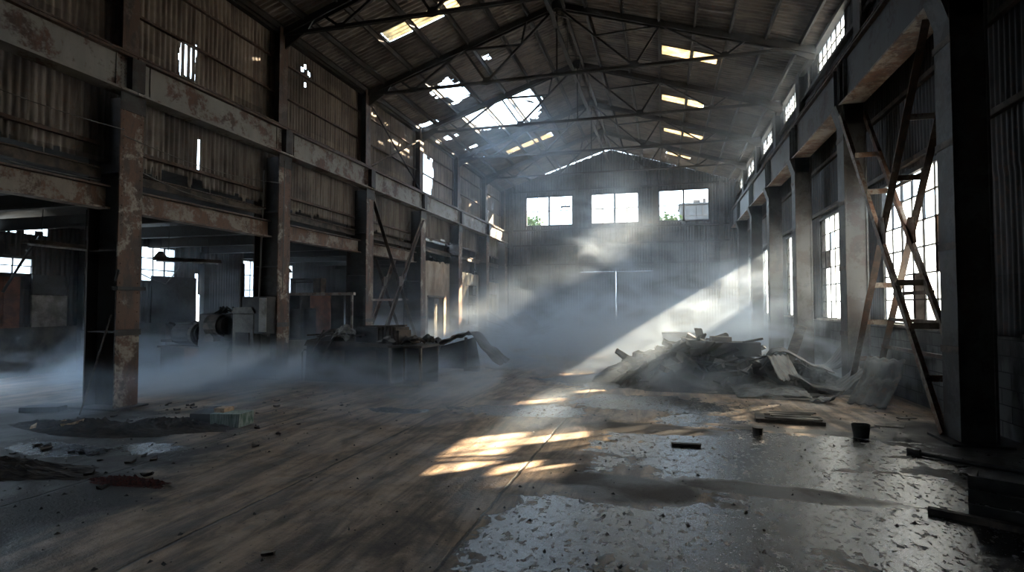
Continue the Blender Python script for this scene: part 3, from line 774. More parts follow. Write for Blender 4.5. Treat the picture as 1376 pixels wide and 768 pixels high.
for s, x in enumerate([-8.3, -4.55, -.35, 3.0]):
    o = MB().box(x-.08, x+.08, YB-.24, YB-.06, 0, roofz(x)-.15).build('wall_post', M['column_dark'])
    tag(o, 'slim dark post on the far end wall, ' + ['at its left end', 'left of the sliding doors', 'right of the sliding doors', 'at its right end'][s], 'post', 'posts of the far wall')
for k, (a, b) in enumerate(gw):
    t = bpy.data.objects.new('window_%d' % (22+k), None); COL.objects.link(t); t.location = (a, YB, 6.2); t['kind'] = 'structure'
    W, H = b-a, 1.66
    MB().box(-.05, .05, -.05, .05, -.05, H+.05).box(W-.05, W+.05, -.05, .05, -.05, H+.05).box(0, W, -.05, .05, -.05, .04).box(0, W, -.05, .05, H-.04, H+.05).build('window_frame', M['charred'], t)
    bb = MB().box(W/2-.05, W/2+.05, -.03, .03, 0, H).box(0, W, -.02, .02, H*.5-.022, H*.5+.022)
    for q in (.25, .75): bb.box(W*q-.02, W*q+.02, -.015, .015, 0, H*(.5 if k else 1))
    bb.build('glazing_bars', M['charred'], t)
    if k == 1:
        g = MB()
        for i in range(4):
            for j in range(2):
                if (i, j) in ((1, 1),): continue
                g.box(W*i/4+.01, W*(i+1)/4-.01, -.004, .004, H*j/2+.01, H*(j+1)/2-.01)
        g.build('glass', M['glass'], t)
    if k == 0:
        w = MB(); random.seed(5)
        for _ in range(9):
            x = W*.72+random.uniform(-.1, .35); z = H*.55+random.uniform(0, .5); w.bar((x, .02, z), (x+random.uniform(-.4, .4), .02, z+random.uniform(-.15, .15)), .015, .02)
        w.box(W*.75, W*.95, -.01, .01, H*.6, H*.66); w.build('broken_bars', M['charred'], t)

# front end wall (behind the camera)
m = MB(); m.box(-9.1, 4.4, YF-.1, YF, 0, 8.2)
m.prism([(-9.1, 8.2), (4.3, 8.2), (RX, RZ)], 1, YF-.1, YF); struct(m.build('wall_front', M['right_sheet']))
struct(MB().box(AX-.1, -9.1, YF-.1, YF, 0, 3.95).build('wall_front', M['right_sheet']))

# ------------------------------------------------------------------ machines in the side aisle
t = thing('electric_motor', 'round black motor on a rusty metal cabinet in the side aisle mist', 'machine', (-11.35, 11.3, 0))
MB().box(-.70, .05, -.35, .35, .0, .66).build('cabinet', M['charred'], t, bevel=.01)
p = MB().box(.05, .70, -.37, .35, 0, .68).build('side_cabinet', M['rust_panel'], t, bevel=.01)
MB().box(.28, .48, -.378, -.365, .22, .45).build('opening', M['charred'], p)
MB().box(-.75, .72, -.4, .4, .66, .70).build('top_plate', M['charred2'], t)
m = MB().cyl((-.48, 0, .98), (.12, -.05, .98), .25, 24).cyl((-.52, 0, .98), (-.48, 0, .98), .2, 24)
for k in range(10):
    a = k*2*PI/10; m.bar((-.42, .25*math.cos(a), .98+.25*math.sin(a)), (.05, .25*math.cos(a)-.04, .98+.25*math.sin(a)), .03, .035)
m.build('motor_drum', M['charred'], t)
MB().cyl((.12, -.05, .98), (.22, -.06, .98), .28, 24).cyl((.22, -.06, .98), (.26, -.06, .98), .22, 24).build('drum_flange', M['wood'], t)
MB().cyl((.26, -.06, .95), (.55, -.06, .92), .15, 16).box(.28, .56, -.2, .12, .7, .85).build('gear_head', M['charred2'], t)
MB().tube([(-.5, -.1, 1.15), (-.55, -.12, 1.24), (-.66, -.14, 1.26)], .03).build('lever', M['charred'], t)
MB().tube([(-.3, .1, 1.22), (-.05, .05, 1.30), (.3, 0, 1.2), (.5, -.05, 1.0)], .022).build('hose', M['charred'], t)
MB().box(-.86, -.5, -.2, .1, .78, .84).build('shelf_bracket', M['charred2'], t)

t = thing('furnace_machine', 'large burnt machine with a tall thin chimney pipe in the side aisle', 'machine', (-9.9, 11.0, 0))
p = MB().box(.35, .95, -.45, .4, 0, 1.52).build('front_housing', M['machine_green'], t, bevel=.03)
MB().box(.45, .82, -.462, -.448, .78, 1.08).build('opening', M['charred'], p)
MB().box(.55, .78, -.462, -.448, .42, .68).build('opening', M['charred'], p)
MB().prism([(.33, 1.52), (.97, 1.52), (.88, 1.66), (.42, 1.66)], 1, -.47, .42).build('hood', M['machine_green'], t)
MB().box(-.85, .35, -.2, .45, 0, 1.5).build('body', M['charred'], t, bevel=.03)
m = MB().cyl((-.45, -.22, 1.22), (-.1, -.22, 1.22), .26, 22).cyl((-.1, -.22, 1.22), (.0, -.22, 1.22), .2, 22); m.build('round_housing', M['charred2'], t)
MB().box(-.6, .2, -.42, -.2, .0, .72).box(-.5, .32, -.5, -.2, .72, .86).build('bed', M['charred'], t)
MB().cyl((.22, -.02, 1.5), (.22, -.02, 2.7), .06, 16).cyl((.22, -.02, 1.5), (.22, -.02, 1.58), .1, 16).build('chimney_pipe', M['truss'], t)
pts = [(.62, 0, 1.6), (.62, 0, 1.74), (.68, 0, 1.83), (.8, 0, 1.86), (1.2, 0, 1.86)]
MB().tube(pts, .075, 12).build('elbow_pipe', M['charred'], t)
random.seed(11)
m = MB()
for _ in range(14):
    x = random.uniform(-.6, .3); m.tube([(x, random.uniform(-.1, .3), 1.5), (x+random.uniform(-.1, .1), .1, 1.6+random.random()*.08), (x+random.uniform(.1, .35), random.uniform(-.1, .3), 1.53)], .02, 6)
m.build('burnt_hoses', M['charred'], t)
MB().cyl((-.3, -.25, .9), (-.3, -.46, .9), .14, 18).build('handwheel', M['charred2'], t)
MB().tube([(.95, -.3, .2), (1.02, -.3, .9), (1.0, -.3, 1.4), (1.1, -.2, 1.7)], .025).build('conduit', M['wood'], t)

t = thing('switch_box', 'bulky dark switch box fixed to the second near left column', 'box', (-9.0, 10.86, 1.05))
MB().box(-.30, .36, -.30, .02, 0, .85).build('box_body', M['charred'], t, bevel=.015)
MB().box(.18, .37, -.32, -.30, 0.05, .82).build('cover_plate', M['pale_board'], t)
MB().tube([(.0, -.1, .85), (.02, -.1, 1.5), (.05, -.06, 3.8)], .02).build('conduit', M['wire'], t)
MB().cyl((.3, -.33, .0), (.42, -.30, -.02), .04).build('clamp', M['charred2'], t)

t = thing('rusty_cabinet', 'open dark cabinet with a rusty red side panel behind the second left column', 'cabinet', (-10.0, 14.0, 0))
MB().box(-.75, -.70, -.1, .6, .7, 2.0).box(-.25, -.2, -.1, .6, .7, 2.0).box(-.75, .8, .55, .6, .7, 2.0).box(-.75, .8, -.1, .6, .66, .72).build('carcass', M['charred'], t)
MB().prism([(.35, .72), (.82, .72), (.82, 1.98), (.15, 1.98), (.15, 1.62), (.35, 1.62)], 1, -.13, -.1).build('side_panel', M['rust_panel'], t)
MB().box(-.7, .34, .1, .13, .72, 1.6).build('inner_panel', M['column_dark'], t)
o = MB().box(-.7, 1.55, -.12, .0, 1.99, 2.07).box(1.45, 1.5, -.08, -.04, 0, 2.0).build('support_post', M['low_girder'], loc=(-10.0, 14.0, 0)); tag(o, 'rusty horizontal rail with a post over the rusty cabinet', 'rail')
t = thing('burnt_rack', 'dark metal rack standing on the rail behind the second left column', 'rack', (-10.1, 14.2, 2.07))
MB().box(-.6, .42, -.1, .1, .38, .43).box(-.6, .1, -.05, -.02, .3, .33).build('top_bar', M['charred'], t)
MB().box(.2, .45, -.12, .15, 0, .43).build('end_block', M['charred2'], t)
MB().box(-.6, -.56, -.1, .1, 0, .4).build('leg', M['charred'], t)
o = MB().box(-.9, .75, -.12, .12, 0, .72).jitter(.03, 2).build('masonry_block', M['plaster_pale'], loc=(-10.0, 13.6, 0)); tag(o, 'low broken pale masonry plinth under the rusty cabinet', 'masonry')
o = MB().cyl((0, 0, 0), (.05, .1, .78), .02, 8).build('thin_pipe', M['lamp_white'], loc=(-9.8, 12.2, 1.2)); 
tag(o, 'thin pale pipe hanging beside the second left column', 'pipe')
MBp = MB().cyl((0, 0, 1.15), (0, 0, 2.1), .015, 6); s_ = MBp.build('bracket', M['charred'], o)

# far side-aisle furniture along the outer wall
t = thing('locker', 'rusty brown lockers against the far left outer wall', 'locker', (-14.8, 9.3, 1.17))
MB().box(-.1, .15, -.55, .2, 0, 1.2).build('locker_body', M['rust_panel'], t); MB().box(.15, .17, -.5, -.18, .05, 1.15).build('locker_door', M['rust_panel'], t); MB().box(.15, .17, -.14, .17, .05, 1.15).build('locker_door', M['rust_panel'], t)
t = thing('notice_board', 'pale stained board leaning above the low left wall', 'board', (-14.8, 10.25, 1.17))
MB().box(-.03, .02, -.40, .42, 0, .78).build('lower_sheet', M['pale_board'], t); MB().box(-.03, .02, -.40, .40, .80, 1.28).build('upper_sheet', M['column_dark'], t)
o = MB().tube([(0, -.35, 0), (.1, 0, .8), (.05, .35, 1.35)], .03).build('bent_pipe', M['charred'], loc=(-14.5, 9.4, 2.0)); tag(o, 'bent dark pipe slanting over the far left window', 'pipe')
for i, (x, y, w, h) in ((1, (-14.2, 11.0, .4, 1.05)), (2, (-13.2, 12.8, .9, 1.2))):
    t = thing('storage_cabinet', ['dark charred cabinet in the mist at the low left wall', 'narrow charred cabinet near the low left wall', 'wide dark cabinet under the bright aisle window', 'long charred bench at the far left edge'][i], 'cabinet', (x, y, 0))
    MB().box(-w/2, w/2, -.25, .25, 0, h).build('body', M['charred'], t, bevel=.01)
    MB().box(-w/2+.04, -.02, -.27, -.25, .06, h-.06).build('door', M['charred2'], t); MB().box(.02, w/2-.04, -.27, -.25, .06, h-.06).build('door', M['charred2'], t)
# lamps
def fluor(loc, L, rz, label, mat='lamp_white'):
    t = thing('fluorescent_lamp', label, 'lamp', loc, rz)
    MB().prism([(-.11, 0), (.11, 0), (.05, .08), (-.05, .08)], 0, -L/2, L/2).build('reflector', M['charred2'], t)
    MB().cyl((-L/2+.05, 0, -.02), (L/2-.05, 0, -.02), .018, 8).build('tube', M[mat], t)
    for x in (-L*.3, L*.3): MB().cyl((x, 0, .08), (x+.02, 0, 3.72-loc[2]), .008, 6).build('hanger', M['charred'], t)
fluor((-11.5, 11.2, 2.80), 1.5, math.radians(62), 'long batten lamp hanging in front of the bright aisle window')
fluor((-11.7, 8.35, 2.88), 1.5, math.radians(95), 'long pale tube lamp hanging at the left of the view')
t = thing('pendant_lamp', 'small dark bell-shaped lamp hanging before the bright aisle window', 'lamp', (-12.6, 11.4, 2.95))
MB().cyl((0, 0, .0), (0, 0, .16), .16, 18, .05).build('lamp_shade', M['charred2'], t); MB().cyl((0, 0, .16), (0, 0, .85), .008, 6).build('cord', M['charred'], t)
t = thing('pendant_lamp', 'small dark bell-shaped lamp hanging beyond the second left column', 'lamp', (-9.9, 12.9, 2.6))
MB().cyl((0, 0, .0), (0, 0, .14), .15, 18, .05).build('lamp_shade', M['charred2'], t); MB().cyl((0, 0, .14), (0, 0, 1.2), .008, 6).build('cord', M['charred'], t)

# slack cables
def cable(pts, r, label):
    P = []
    for i in range(len(pts)-1):
        a, b = Vector(pts[i]), Vector(pts[i+1]); n = 10
        for k in range(n):
            q = k/n; p = a.lerp(b, q); p.z -= .12*(b-a).length/3*math.sin(PI*q); P.append(p)
    P.append(Vector(pts[-1])); tag(MB().tube(P, r, 6).build('slack_cable', M['wire']), label, 'cable', 'slack cables on the left')
cable([(-8.5, 3.5, 4.85), (-8.55, 7.0, 4.6)], .008, 'thin slack cable across the nearest bay, ending at the nearest left column')
cable([(-8.55, 7.0, 4.5), (-8.55, 10.9, 4.55)], .008, 'thin slack cable between the nearest and second left columns')
cable([(-8.9, 7.3, 4.15), (-8.9, 9.3, 3.85), (-8.9, 10.8, 3.95)], .010, 'thin sagging cable under the sheets of the nearest open bay')
cable([(-8.9, 3.9, 4.0), (-8.9, 6.9, 3.75)], .010, 'thin sagging cable at the left edge under the low sheets')
cable([(-8.55, 11.0, 5.1), (-8.52, 10.95, 2.0)], .010, 'thin cable hanging down the second left column')
cable([(-14.7, 12.1, 2.9), (-14.6, 13.4, 2.35), (-14.7, 14.2, 3.2)], .015, 'dark cable drooping across the bright aisle window')

# ------------------------------------------------------------------ burnt furniture in the hall
t = thing('burnt_workbench', 'long charred workbench body in smoke right of the second left column', 'workbench', (-6.5, 11.2, 0))
m = MB().box(-1.3, .85, -.35, .6, .0, .80); m.jitter(.03, 3); m.build('body', M['charred'], t)
m = MB().hexa([(-1.35, -.4, .8), (.95, -.4, .78), (.95, .65, .78), (-1.35, .65, .82), (-1.3, -.36, .92), (.95, -.4, .86), (.95, .6, .84), (-1.1, .6, 1.0)]).jitter(.04, 3); m.build('worktop', M['charred2'], t)
MB().box(-.95, -.28, -.38, -.36, .1, .7).build('door', M['charred2'], t); MB().box(-.2, .5, -.38, -.36, .1, .7).build('door', M['charred2'], t)
m = MB()
for a, b in (((-1.1, 0), (-.8, 1.05)), ((-.8, 0), (-.45, 1.0))): m.bar((a[0], -.43, a[1]+.65), (b[0], -.40, b[1]+.1), .03, .03)
m.build('bent_rods', M['charred2'], t)
t = thing('steel_stand', 'open burnt steel frame box at the right end of the charred workbench', 'frame', (-5.3, 11.05, 0))
for x in (-.28, .42):
    for y in (-.42, .45): MB().box(x-.025, x+.025, y-.025, y+.025, 0, .8).build('leg', M['pale_board'] if y < 0 else M['charred2'], t)
MB().box(-.32, .46, -.46, .49, .8, .85).jitter(.015, 4).build('top', M['charred2'], t)
MB().box(-.28, .42, -.44, -.41, .0, .05).box(.03, .06, -.43, -.41, .05, .8).build('rail', M['wood'], t)
MB().box(-.28, .42, .42, .44, 0, .8).build('back_panel', M['charred'], t)
t = thing('burnt_crate', 'burnt box with a ribbed end lying on top of the charred workbench', 'crate', (-6.15, 11.15, .86), math.radians(-6))
MB().box(-.42, .15, -.25, .25, 0, .36).jitter(.015, 4).build('box_body', M['charred'], t)
m = MB()
for k in range(6): m.box(.16+.09*k, .20+.09*k, -.28, .26, -.02, .38-.02*(k % 2))
m.box(.15, .7, -.26, .25, 0, .3); m.jitter(.02, 4).build('ribbed_end', M['charred2'], t)
MB().bar((-.4, -.1, .37), (.72, 0, .40), .12, .03).build('lid_strip', M['charred2'], t)
m = MB()
random.seed(4)
def crumple(seed, sx, sy, sz, n=9):
    random.seed(seed); m = MB(); vs = []; fs = []
    for i in range(n):
        for j in range(n):
            u, v = i/(n-1)-.5, j/(n-1)-.5
            q = noise.noise_vector(Vector((u*4+seed, v*4, seed)))
            vs.append((u*sx+q.x*.12*sx, v*sy+q.y*.12*sy, sz*(max(0, 1-3.2*(u*u+v*v)))+q.z*sz*.6+sz*.2))
    for i in range(n-1):
        for j in range(n-1): fs.append((i*n+j, (i+1)*n+j, (i+1)*n+j+1, i*n+j+1))
    return m.add(vs, fs)
o = crumple(1, .5, .4, .24).build('crumpled_sheet', M['ash'], loc=(-6.85, 10.95, .95), solid=.01); tag(o, 'crumpled pale ash-grey sheet at the left of the burnt box', 'debris')
for i, (x, y, z, s) in enumerate([(-5.75, 10.9, .88, .4), (-5.25, 11.0, .87, .45), (-5.0, 11.3, .87, .35), (-7.3, 11.3, .98, .6), (-5.6, 11.3, .88, .5)]):
    o = crumple(20+i, s, s, .14).build('charred_scrap', M['charred2'] if i % 2 else M['ash'] if i == 0 else M['charred'], loc=(x, y, z), solid=.012)
    tag(o, 'crumpled charred scrap on ' + ['the workbench just right of the burnt box', 'the middle of the steel frame box', 'the right end of the steel frame box', 'the left end of the workbench', 'the back of the workbench by the frame'][i], 'debris')
random.seed(61)
for i in range(16):
    x = random.uniform(-7.7, -4.95); zt = .99 if x < -5.7 else .9
    m = MB().box(-.28, .28, -.05, .05, -.015, .02).jitter(.03, 6)
    o = m.build('charred_board', M['charred'] if i % 3 else M['charred2'], loc=(x, random.uniform(10.75, 11.5), zt+.03+.02*(i % 3)), rot=(random.uniform(-.2, .2), random.uniform(-.22, .22), random.uniform(0, PI)))
    tag(o, 'charred board fragment lying on the long burnt workbench', 'board', 'charred fragments on the workbench')
t = thing('tube_stand', 'thin bent tube frame standing in smoke left of the charred workbench', 'frame', (-7.75, 11.0, 0))
MB().tube([(-.25, 0, 0), (-.25, 0, .62), (-.2, 0, .68), (.22, 0, .68), (.27, 0, .62), (.27, 0, 0)], .018).build('tube_loop', M['charred2'], t)
MB().tube([(-.05, 0, .67), (-.04, .02, .4)], .012).tube([(.08, 0, .67), (.08, .02, .35)], .012).build('hanging_rods', M['charred2'], t)
t = thing('crushed_locker', 'crushed dark locker with folded sheet metal draped over it, in mid hall left', 'locker', (-5.3, 14.4, 0))
MB().hexa([(-.75, -.3, 0), (.25, -.4, 0), (.3, .5, 0), (-.7, .5, 0), (-.6, -.2, .55), (.15, -.35, .75), (.2, .4, .8), (-.5, .4, .6)]).jitter(.04, 3).build('body', M['charred'], t)
MB().box(.16, .23, -.42, -.36, 0, .84).build('corner_post', M['wood'], t)
o_ = MB(); n = 12; vs = []; fs = []
for i in range(n):
    for j in range(8):
        u, v = i/(n-1), j/7
        x = -.75+u*1.9; z = .62+.32*math.sin(min(1, u*1.45)*PI*.62) if u < .55 else .95-(u-.55)*1.85
        q = noise.noise_vector(Vector((u*6, v*5, 1)))
        vs.append((x+q.x*.06, -.45+v*1.0+q.y*.06, max(.04, z+q.z*.12+.03*math.sin(u*40))))
for i in range(n-1):
    for j in range(7): fs.append((i*8+j, (i+1)*8+j, (i+1)*8+j+1, i*8+j+1))
o_.add(vs, fs).build('folded_sheet', M['charred2'], t, solid=.015)
o = crumple(8, .9, .8, .5, 14).build('ash_mound', M['mound'], loc=(-6.45, 15.0, .1), solid=.03); tag(o, 'dark mound of burnt scrap with a pale fleck, just left of the crushed locker', 'scrap heap')
o = MB().box(-.25, .25, -.1, .1, 0, .03).build('metal_strip', M['pale_board'], loc=(-4.35, 14.2, 0), rot=(0, .06, -.3)); tag(o, 'pale metal strip on the floor right of the crushed locker', 'strip')
o = MB().box(-.18, .2, -.1, .1, 0, .1).build('floor_plate', M['charred2'], loc=(-4.8, 13.6, 0)); tag(o, 'low dark block in front of the crushed locker', 'block')
# leaning rods at column 2
for i in (0, 1):
    o = MB().cyl((0, 0, 0), (.1, .10, .48), .014, 8).build('short_rod', M['pale_board'], loc=(-8.98+.09*i, 10.45, 0)); tag(o, 'short pale rod leaning at the foot of the second left column, %s of two' % ['left', 'right'][i], 'rod')
o = MB().tube([(0, 0, 0), (.12, .12, .7), (.28, .24, 1.55)], .013).build('leaning_stick', M['wood'], loc=(-8.75, 6.55, 0)); tag(o, 'long thin stick leaning against the nearest left column', 'stick')
o = MB().tube([(0, 0, 0), (.06, .0, .18)], .02).build('iron_hook', M['charred'], loc=(-8.56, 6.92, 2.1)); tag(o, 'small black hook on the nearest left column', 'hook')
o = MB().box(-.06, .07, -.26, .24, -.03, .03).build('column_strap', M['charred'], loc=(-8.6, 7.2, 1.98)); tag(o, 'black iron strap around the nearest left column', 'strap')

# hazy timber pile at the far left
random.seed(21)
tim0 = MB().box(-1.4, 1.4, -.11, .11, -.025, .025).build('timber_plank', M['wood'])
spots = []
for i in range(26):
    lv = i//7
    spots.append(((-6.7+random.uniform(-.5, .5), 25.0+random.uniform(-1.0, 1.2), .06+.17*lv+.05*random.random()), (random.uniform(-.08, .08), random.uniform(-.25, .25)+(.3 if lv > 2 else 0), random.uniform(-.5, .5)+.2)))
for i, (l, r) in enumerate(spots):
    o = tim0 if i == 0 else tim0.copy()
    if i: COL.objects.link(o)
    l = (l[0], l[1], max(l[2], .05+1.4*abs(math.sin(r[1])))); o.location = l; o.rotation_euler = r
    tag(o, 'grey timber plank in the hazy pile near the far left corner', 'plank', 'planks of the far timber pile')
o = crumple(31, 2.6, 2.2, .95, 14).build('rubble_mound', M['mound'], loc=(-6.6, 25.6, 0), solid=.03); tag(o, 'hazy mound of burnt rubble under the far timber pile', 'rubble', kind='stuff')

# ------------------------------------------------------------------ big pile on the right
def mound(name, cx, cy, rx, ry, h, seed, mat, label, n=80, rough=.6, prof=None):
    vs = []; fs = []
    for i in range(n):
        for j in range(n):
            u, v = 2*i/(n-1)-1, 2*j/(n-1)-1; r = math.sqrt(u*u+v*v)+.45*fbm(u*1.7+seed*3, v*1.7, 4, 4)
            b = max(0, 1-r)**.75 if max(abs(u), abs(v)) < .98 else 0
            q = fbm(u*3+seed, v*3, seed, 5)
            z = h*b*(1+rough*2*q)+b*.08*noise.noise(Vector((u*22, v*22, seed)))
            if prof: z *= prof(u)
            vs.append((cx+u*rx, cy+v*ry, max(-.02, z-.01)))
    for i in range(n-1):
        for j in range(n-1): fs.append((i*n+j, (i+1)*n+j, (i+1)*n+j+1, i*n+j+1))
    return tag(MB().add(vs, fs).build(name, M[mat]), label, 'rubble', kind='stuff')
mound('rubble_mound', .75, 13.0, 2.3, 1.7, .72, 2, 'mound', 'dark mound of burnt rubble right of the hall centre')
mound('rubble_mound', 2.6, 12.9, 1.3, 1.3, .45, 5, 'mound', 'low dark rubble under the fallen sheets by the right wall')
random.seed(33)
board0 = MB().box(-.5, .5, -.09, .09, -.02, .02).jitter(.03, 4).build('charred_board', M['charred'])
beam0 = MB().box(-.55, .55, -.06, .06, -.05, .05).jitter(.03, 5).build('charred_beam', M['charred'])
chunk0 = MB().box(-.13, .13, -.1, .1, -.08, .08).jitter(.06, 6).build('burnt_chunk', M['charred'])
used = set()
def place(o0, l, r, sc, lab, cat, grp):
    o = o0 if o0.name not in used else o0.copy()
    if o0.name in used: COL.objects.link(o)
    used.add(o0.name); o.location = l; o.rotation_euler = r; o.scale = (sc, 1, 1) if isinstance(sc, float) else sc
    return tag(o, lab, cat, grp)
def surf(x, y, cx=.75, cy=13.0, rx=2.1, ry=1.6, h=.85):
    r = math.sqrt(((x-cx)/rx)**2+((y-cy)/ry)**2); return h*max(0, 1-r)**.75
for i in range(110):
    a = random.uniform(0, 2*PI); q = random.random()**.6*.85
    x, y = .75+2.0*q*math.cos(a), 12.9+1.45*q*math.sin(a); z = surf(x, y)+.03
    k = i % 3; sc = random.uniform(.5, 1.1)
    o0, nm = ((board0, 'board'), (beam0, 'beam'), (chunk0, 'chunk'))[k]
    place(o0, (x, y, z+.05), (random.uniform(-.5, .5), random.uniform(-.55, .55), random.uniform(0, PI)), sc,
          {'board': 'charred board lying in the rubble heap right of centre', 'beam': 'charred beam stump lying in the rubble heap right of centre', 'chunk': 'burnt lump in the rubble heap right of centre'}[nm],
          nm, 'charred %ss in the right rubble heap' % nm)
# the outline pieces on top of the pile
def one(m, name, mat, loc, rot, label, cat, **k):
    return tag(m.build(name, M[mat], loc=loc, rot=rot, **k), label, cat)
one(MB().box(-.45, .45, -.25, .25, 0, .12).jitter(.03, 4), 'burnt_slab', 'charred', (.95, 12.6, .82), (0, .08, .1), 'thick burnt panel on the top of the right rubble heap, left of the flat box', 'panel')
one(MB().box(-.35, .65, -.3, .3, -.12, .16).jitter(.03, 4), 'burnt_slab', 'charred', (1.35, 12.75, .76), (0, 0, -.1), 'flat burnt box top at the crest of the right rubble heap', 'panel')
one(MB().box(-.2, .2, -.15, .15, 0, .1), 'burnt_slab', 'charred2', (1.2, 12.65, .93), (0, .02, .1), 'small square plate standing proud on the crest of the right heap', 'panel')
one(MB().bar((-.1, 0, 0), (.28, 0, .07), .12, .04).jitter(.02, 5), 'curled_strip', 'charred', (1.75, 12.6, .92), (0, 0, .1), 'short curled strip poking right from the crest of the heap', 'strip')
one(MB().bar((-.3, 0, .16), (.3, 0, -.16), .1, .09).jitter(.03, 5), 'charred_beam', 'charred', (.15, 12.5, .62), (0, 0, .2), 'blunt charred beam end poking up left from the right heap', 'beam')
one(MB().bar((-.25, 0, .05), (.25, 0, -.1), .14, .14).jitter(.04, 5), 'charred_beam', 'charred', (.42, 12.45, .62), (0, 0, .5), 'thick charred stump beside the blunt beam end on the right heap', 'beam')
one(MB().box(-.35, .4, -.2, .2, 0, .1).jitter(.04, 4), 'burnt_slab', 'charred', (.6, 12.7, .72), (0, -.22, .1), 'burnt slab sloping up at the left of the right heap', 'panel')

def bent_sheet(name, pts, w, org, rz, label, pitch=.15, amp=.016, mat='old_sheet', taper=0.0, tilt=0.0):
    """corrugated sheet that follows a bent profile; waves run along the profile"""
    P = [Vector(p) for p in pts]; N = 26; dense = []
    seg = [(P[i+1]-P[i]).length for i in range(len(P)-1)]; tot = sum(seg)
    for k in range(N+1):
        d = tot*k/N; i = 0
        while i < len(seg)-1 and d > seg[i]: d -= seg[i]; i += 1
        dense.append(P[i].lerp(P[i+1], min(1, d/seg[i])))
    nu = int(w/pitch*6); vs = []; fs = []
    for k, p in enumerate(dense):
        for j in range(nu+1):
            u = j/nu*w; a = amp*math.sin(u/pitch*2*PI)
            q = noise.noise(Vector((k*.25, u*1.5, len(label))))
            vs.append((p.x, (u-w/2)*(1-taper*k/N), p.y+a+.05*q+tilt*(u-w/2)))
    for k in range(N):
        for j in range(nu): fs.append((k*(nu+1)+j, (k+1)*(nu+1)+j, (k+1)*(nu+1)+j+1, k*(nu+1)+j+1))
    o = MB().add(vs, fs).build(name, M[mat], loc=org, rot=(0, 0, rz), smooth=True, solid=.006)
    return tag(o, label, 'sheet', 'fallen corrugated sheets')
bent_sheet('corrugated_sheet', [(0, 0), (.28, .36), (.45, .40), (.95, .1), (1.3, 0)], .8, (1.9, 12.3, .42), -.1, 'bent corrugated sheet folded over the right shoulder of the rubble heap')
bent_sheet('corrugated_sheet', [(0, .52), (.2, .5), (.45, .05)], .65, (2.0, 11.8, .22), -.75, 'pale ribbed sheet end sloping down at the right of the rubble heap')
bent_sheet('corrugated_sheet', [(0, .3), (.5, .38), (1.1, .12), (1.45, .2), (1.8, .62)], .9, (1.95, 12.9, .2), .05, 'long sagging corrugated sheet sweeping up to the right wall')
bent_sheet('corrugated_sheet', [(0, .45), (.6, .15), (1.1, .06), (1.5, .42)], .7, (2.15, 11.9, .06), .0, 'corrugated sheet curled up at its right end in front of the sagging one', tilt=.1)
bent_sheet('corrugated_sheet', [(0, .05), (.7, .12), (1.3, .06)], .9, (1.3, 11.35, .02), .05, 'nearly flat corrugated sheet in front of the rubble heap', tilt=.12)
bent_sheet('corrugated_sheet', [(0, .0), (.45, .45), (.62, .80)], .62, (3.25, 10.45, .02), .75, 'ribbed corrugated sheet leaning on the block wall by the lattice brace')
bent_sheet('corrugated_sheet', [(0, .02), (.3, .03), (.5, .2)], .35, (2.55, 10.9, .02), -.5, 'small curled sheet scrap left of the leaning ribbed sheet')
one(MB().box(-.12, .12, -.03, .03, 0, 1.25), 'leaning_plank', 'wood', (3.0, 15.4, .0), (0, .32, -.3), 'grey plank leaning toward the right columns behind the heap', 'plank')
one(MB().box(-.3, .3, -.03, .03, 0, .62), 'leaning_slab', 'ash', (3.85, 12.9, .0), (-.1, .2, -1.2), 'pale rounded panel leaning at the right wall behind the sheets', 'panel')
t = thing('concrete_block', 'pale concrete block standing behind the rubble heap', 'block', (.52, 18.8, 0))
MB().box(-.52, .52, -.3, .3, 0, .78).jitter(.01, 5).build('block_body', M['plaster_pale'], t)
MB().box(-.54, .54, -.32, .32, .78, .82).build('top_slab', M['pale_board'], t)
# thin scraps around the heap
random.seed(9)
rod0 = MB().bar((-.2, 0, 0), (.2, 0, 0), .012, .012).build('wood_splinter', M['pale_board'])
for i in range(22):
    x, y = random.uniform(-.4, 3.2), random.uniform(11.0, 12.6)
    z = max(surf(x, y), surf(x, y, 2.6, 12.9, 1.3, 1.3, .45))+.05
    place(rod0, (x, y, z), (0, random.uniform(-.9, .9)*(z > .1), random.uniform(0, PI)), random.uniform(.5, 1.4), 'thin pale slat lying about the rubble heap on the right', 'slat', 'thin slats around the right heap')

# ------------------------------------------------------------------ floor objects right
t = thing('board_stack', 'low stack of splintered boards lying on the wet floor right of centre', 'board stack', (1.78, 8.95, 0), -.12)
random.seed(14)
MB().box(-.45, .45, -.22, .22, 0, .05).jitter(.015, 4).build('lower_board', M['charred2'], t)
for k in range(7):
    MB().box(-.3, .33, -.03, .03, 0, .015).build('splintered_slat', M['pale_board'] if k % 2 else M['wood'], t, loc=(random.uniform(-.05, .1), -.18+.06*k, .055+.006*k), rot=(0, random.uniform(-.04, .04), random.uniform(-.15, .15)))
t = thing('bucket', 'small black dented bucket on the wet floor, at the right', 'bucket', (2.46, 8.1, 0))
m = MB(); n = 20
vs = [(r*math.cos(2*PI*i/n), r*math.sin(2*PI*i/n)*.95, z) for r, z in ((.085, 0), (.108, .17), (.1, .17), (.08, .01)) for i in range(n)]
fs = [(k*n+i, k*n+(i+1) % n, (k+1)*n+(i+1) % n, (k+1)*n+i) for k in range(3) for i in range(n)]+[tuple(range(n-1, -1, -1)), tuple(range(3*n, 4*n))]
m.add(vs, fs).jitter(.01, 8).build('bucket_body', M['charred'], t, smooth=False)
tb = [(.11*math.cos(a), .0, .17+.05*math.sin(a)) for a in np.linspace(0, PI, 9)]
MB().tube(tb, .005, 6).build('handle', M['charred'], t, rot=(1.1, 0, .4), loc=(0, -.05, .08))
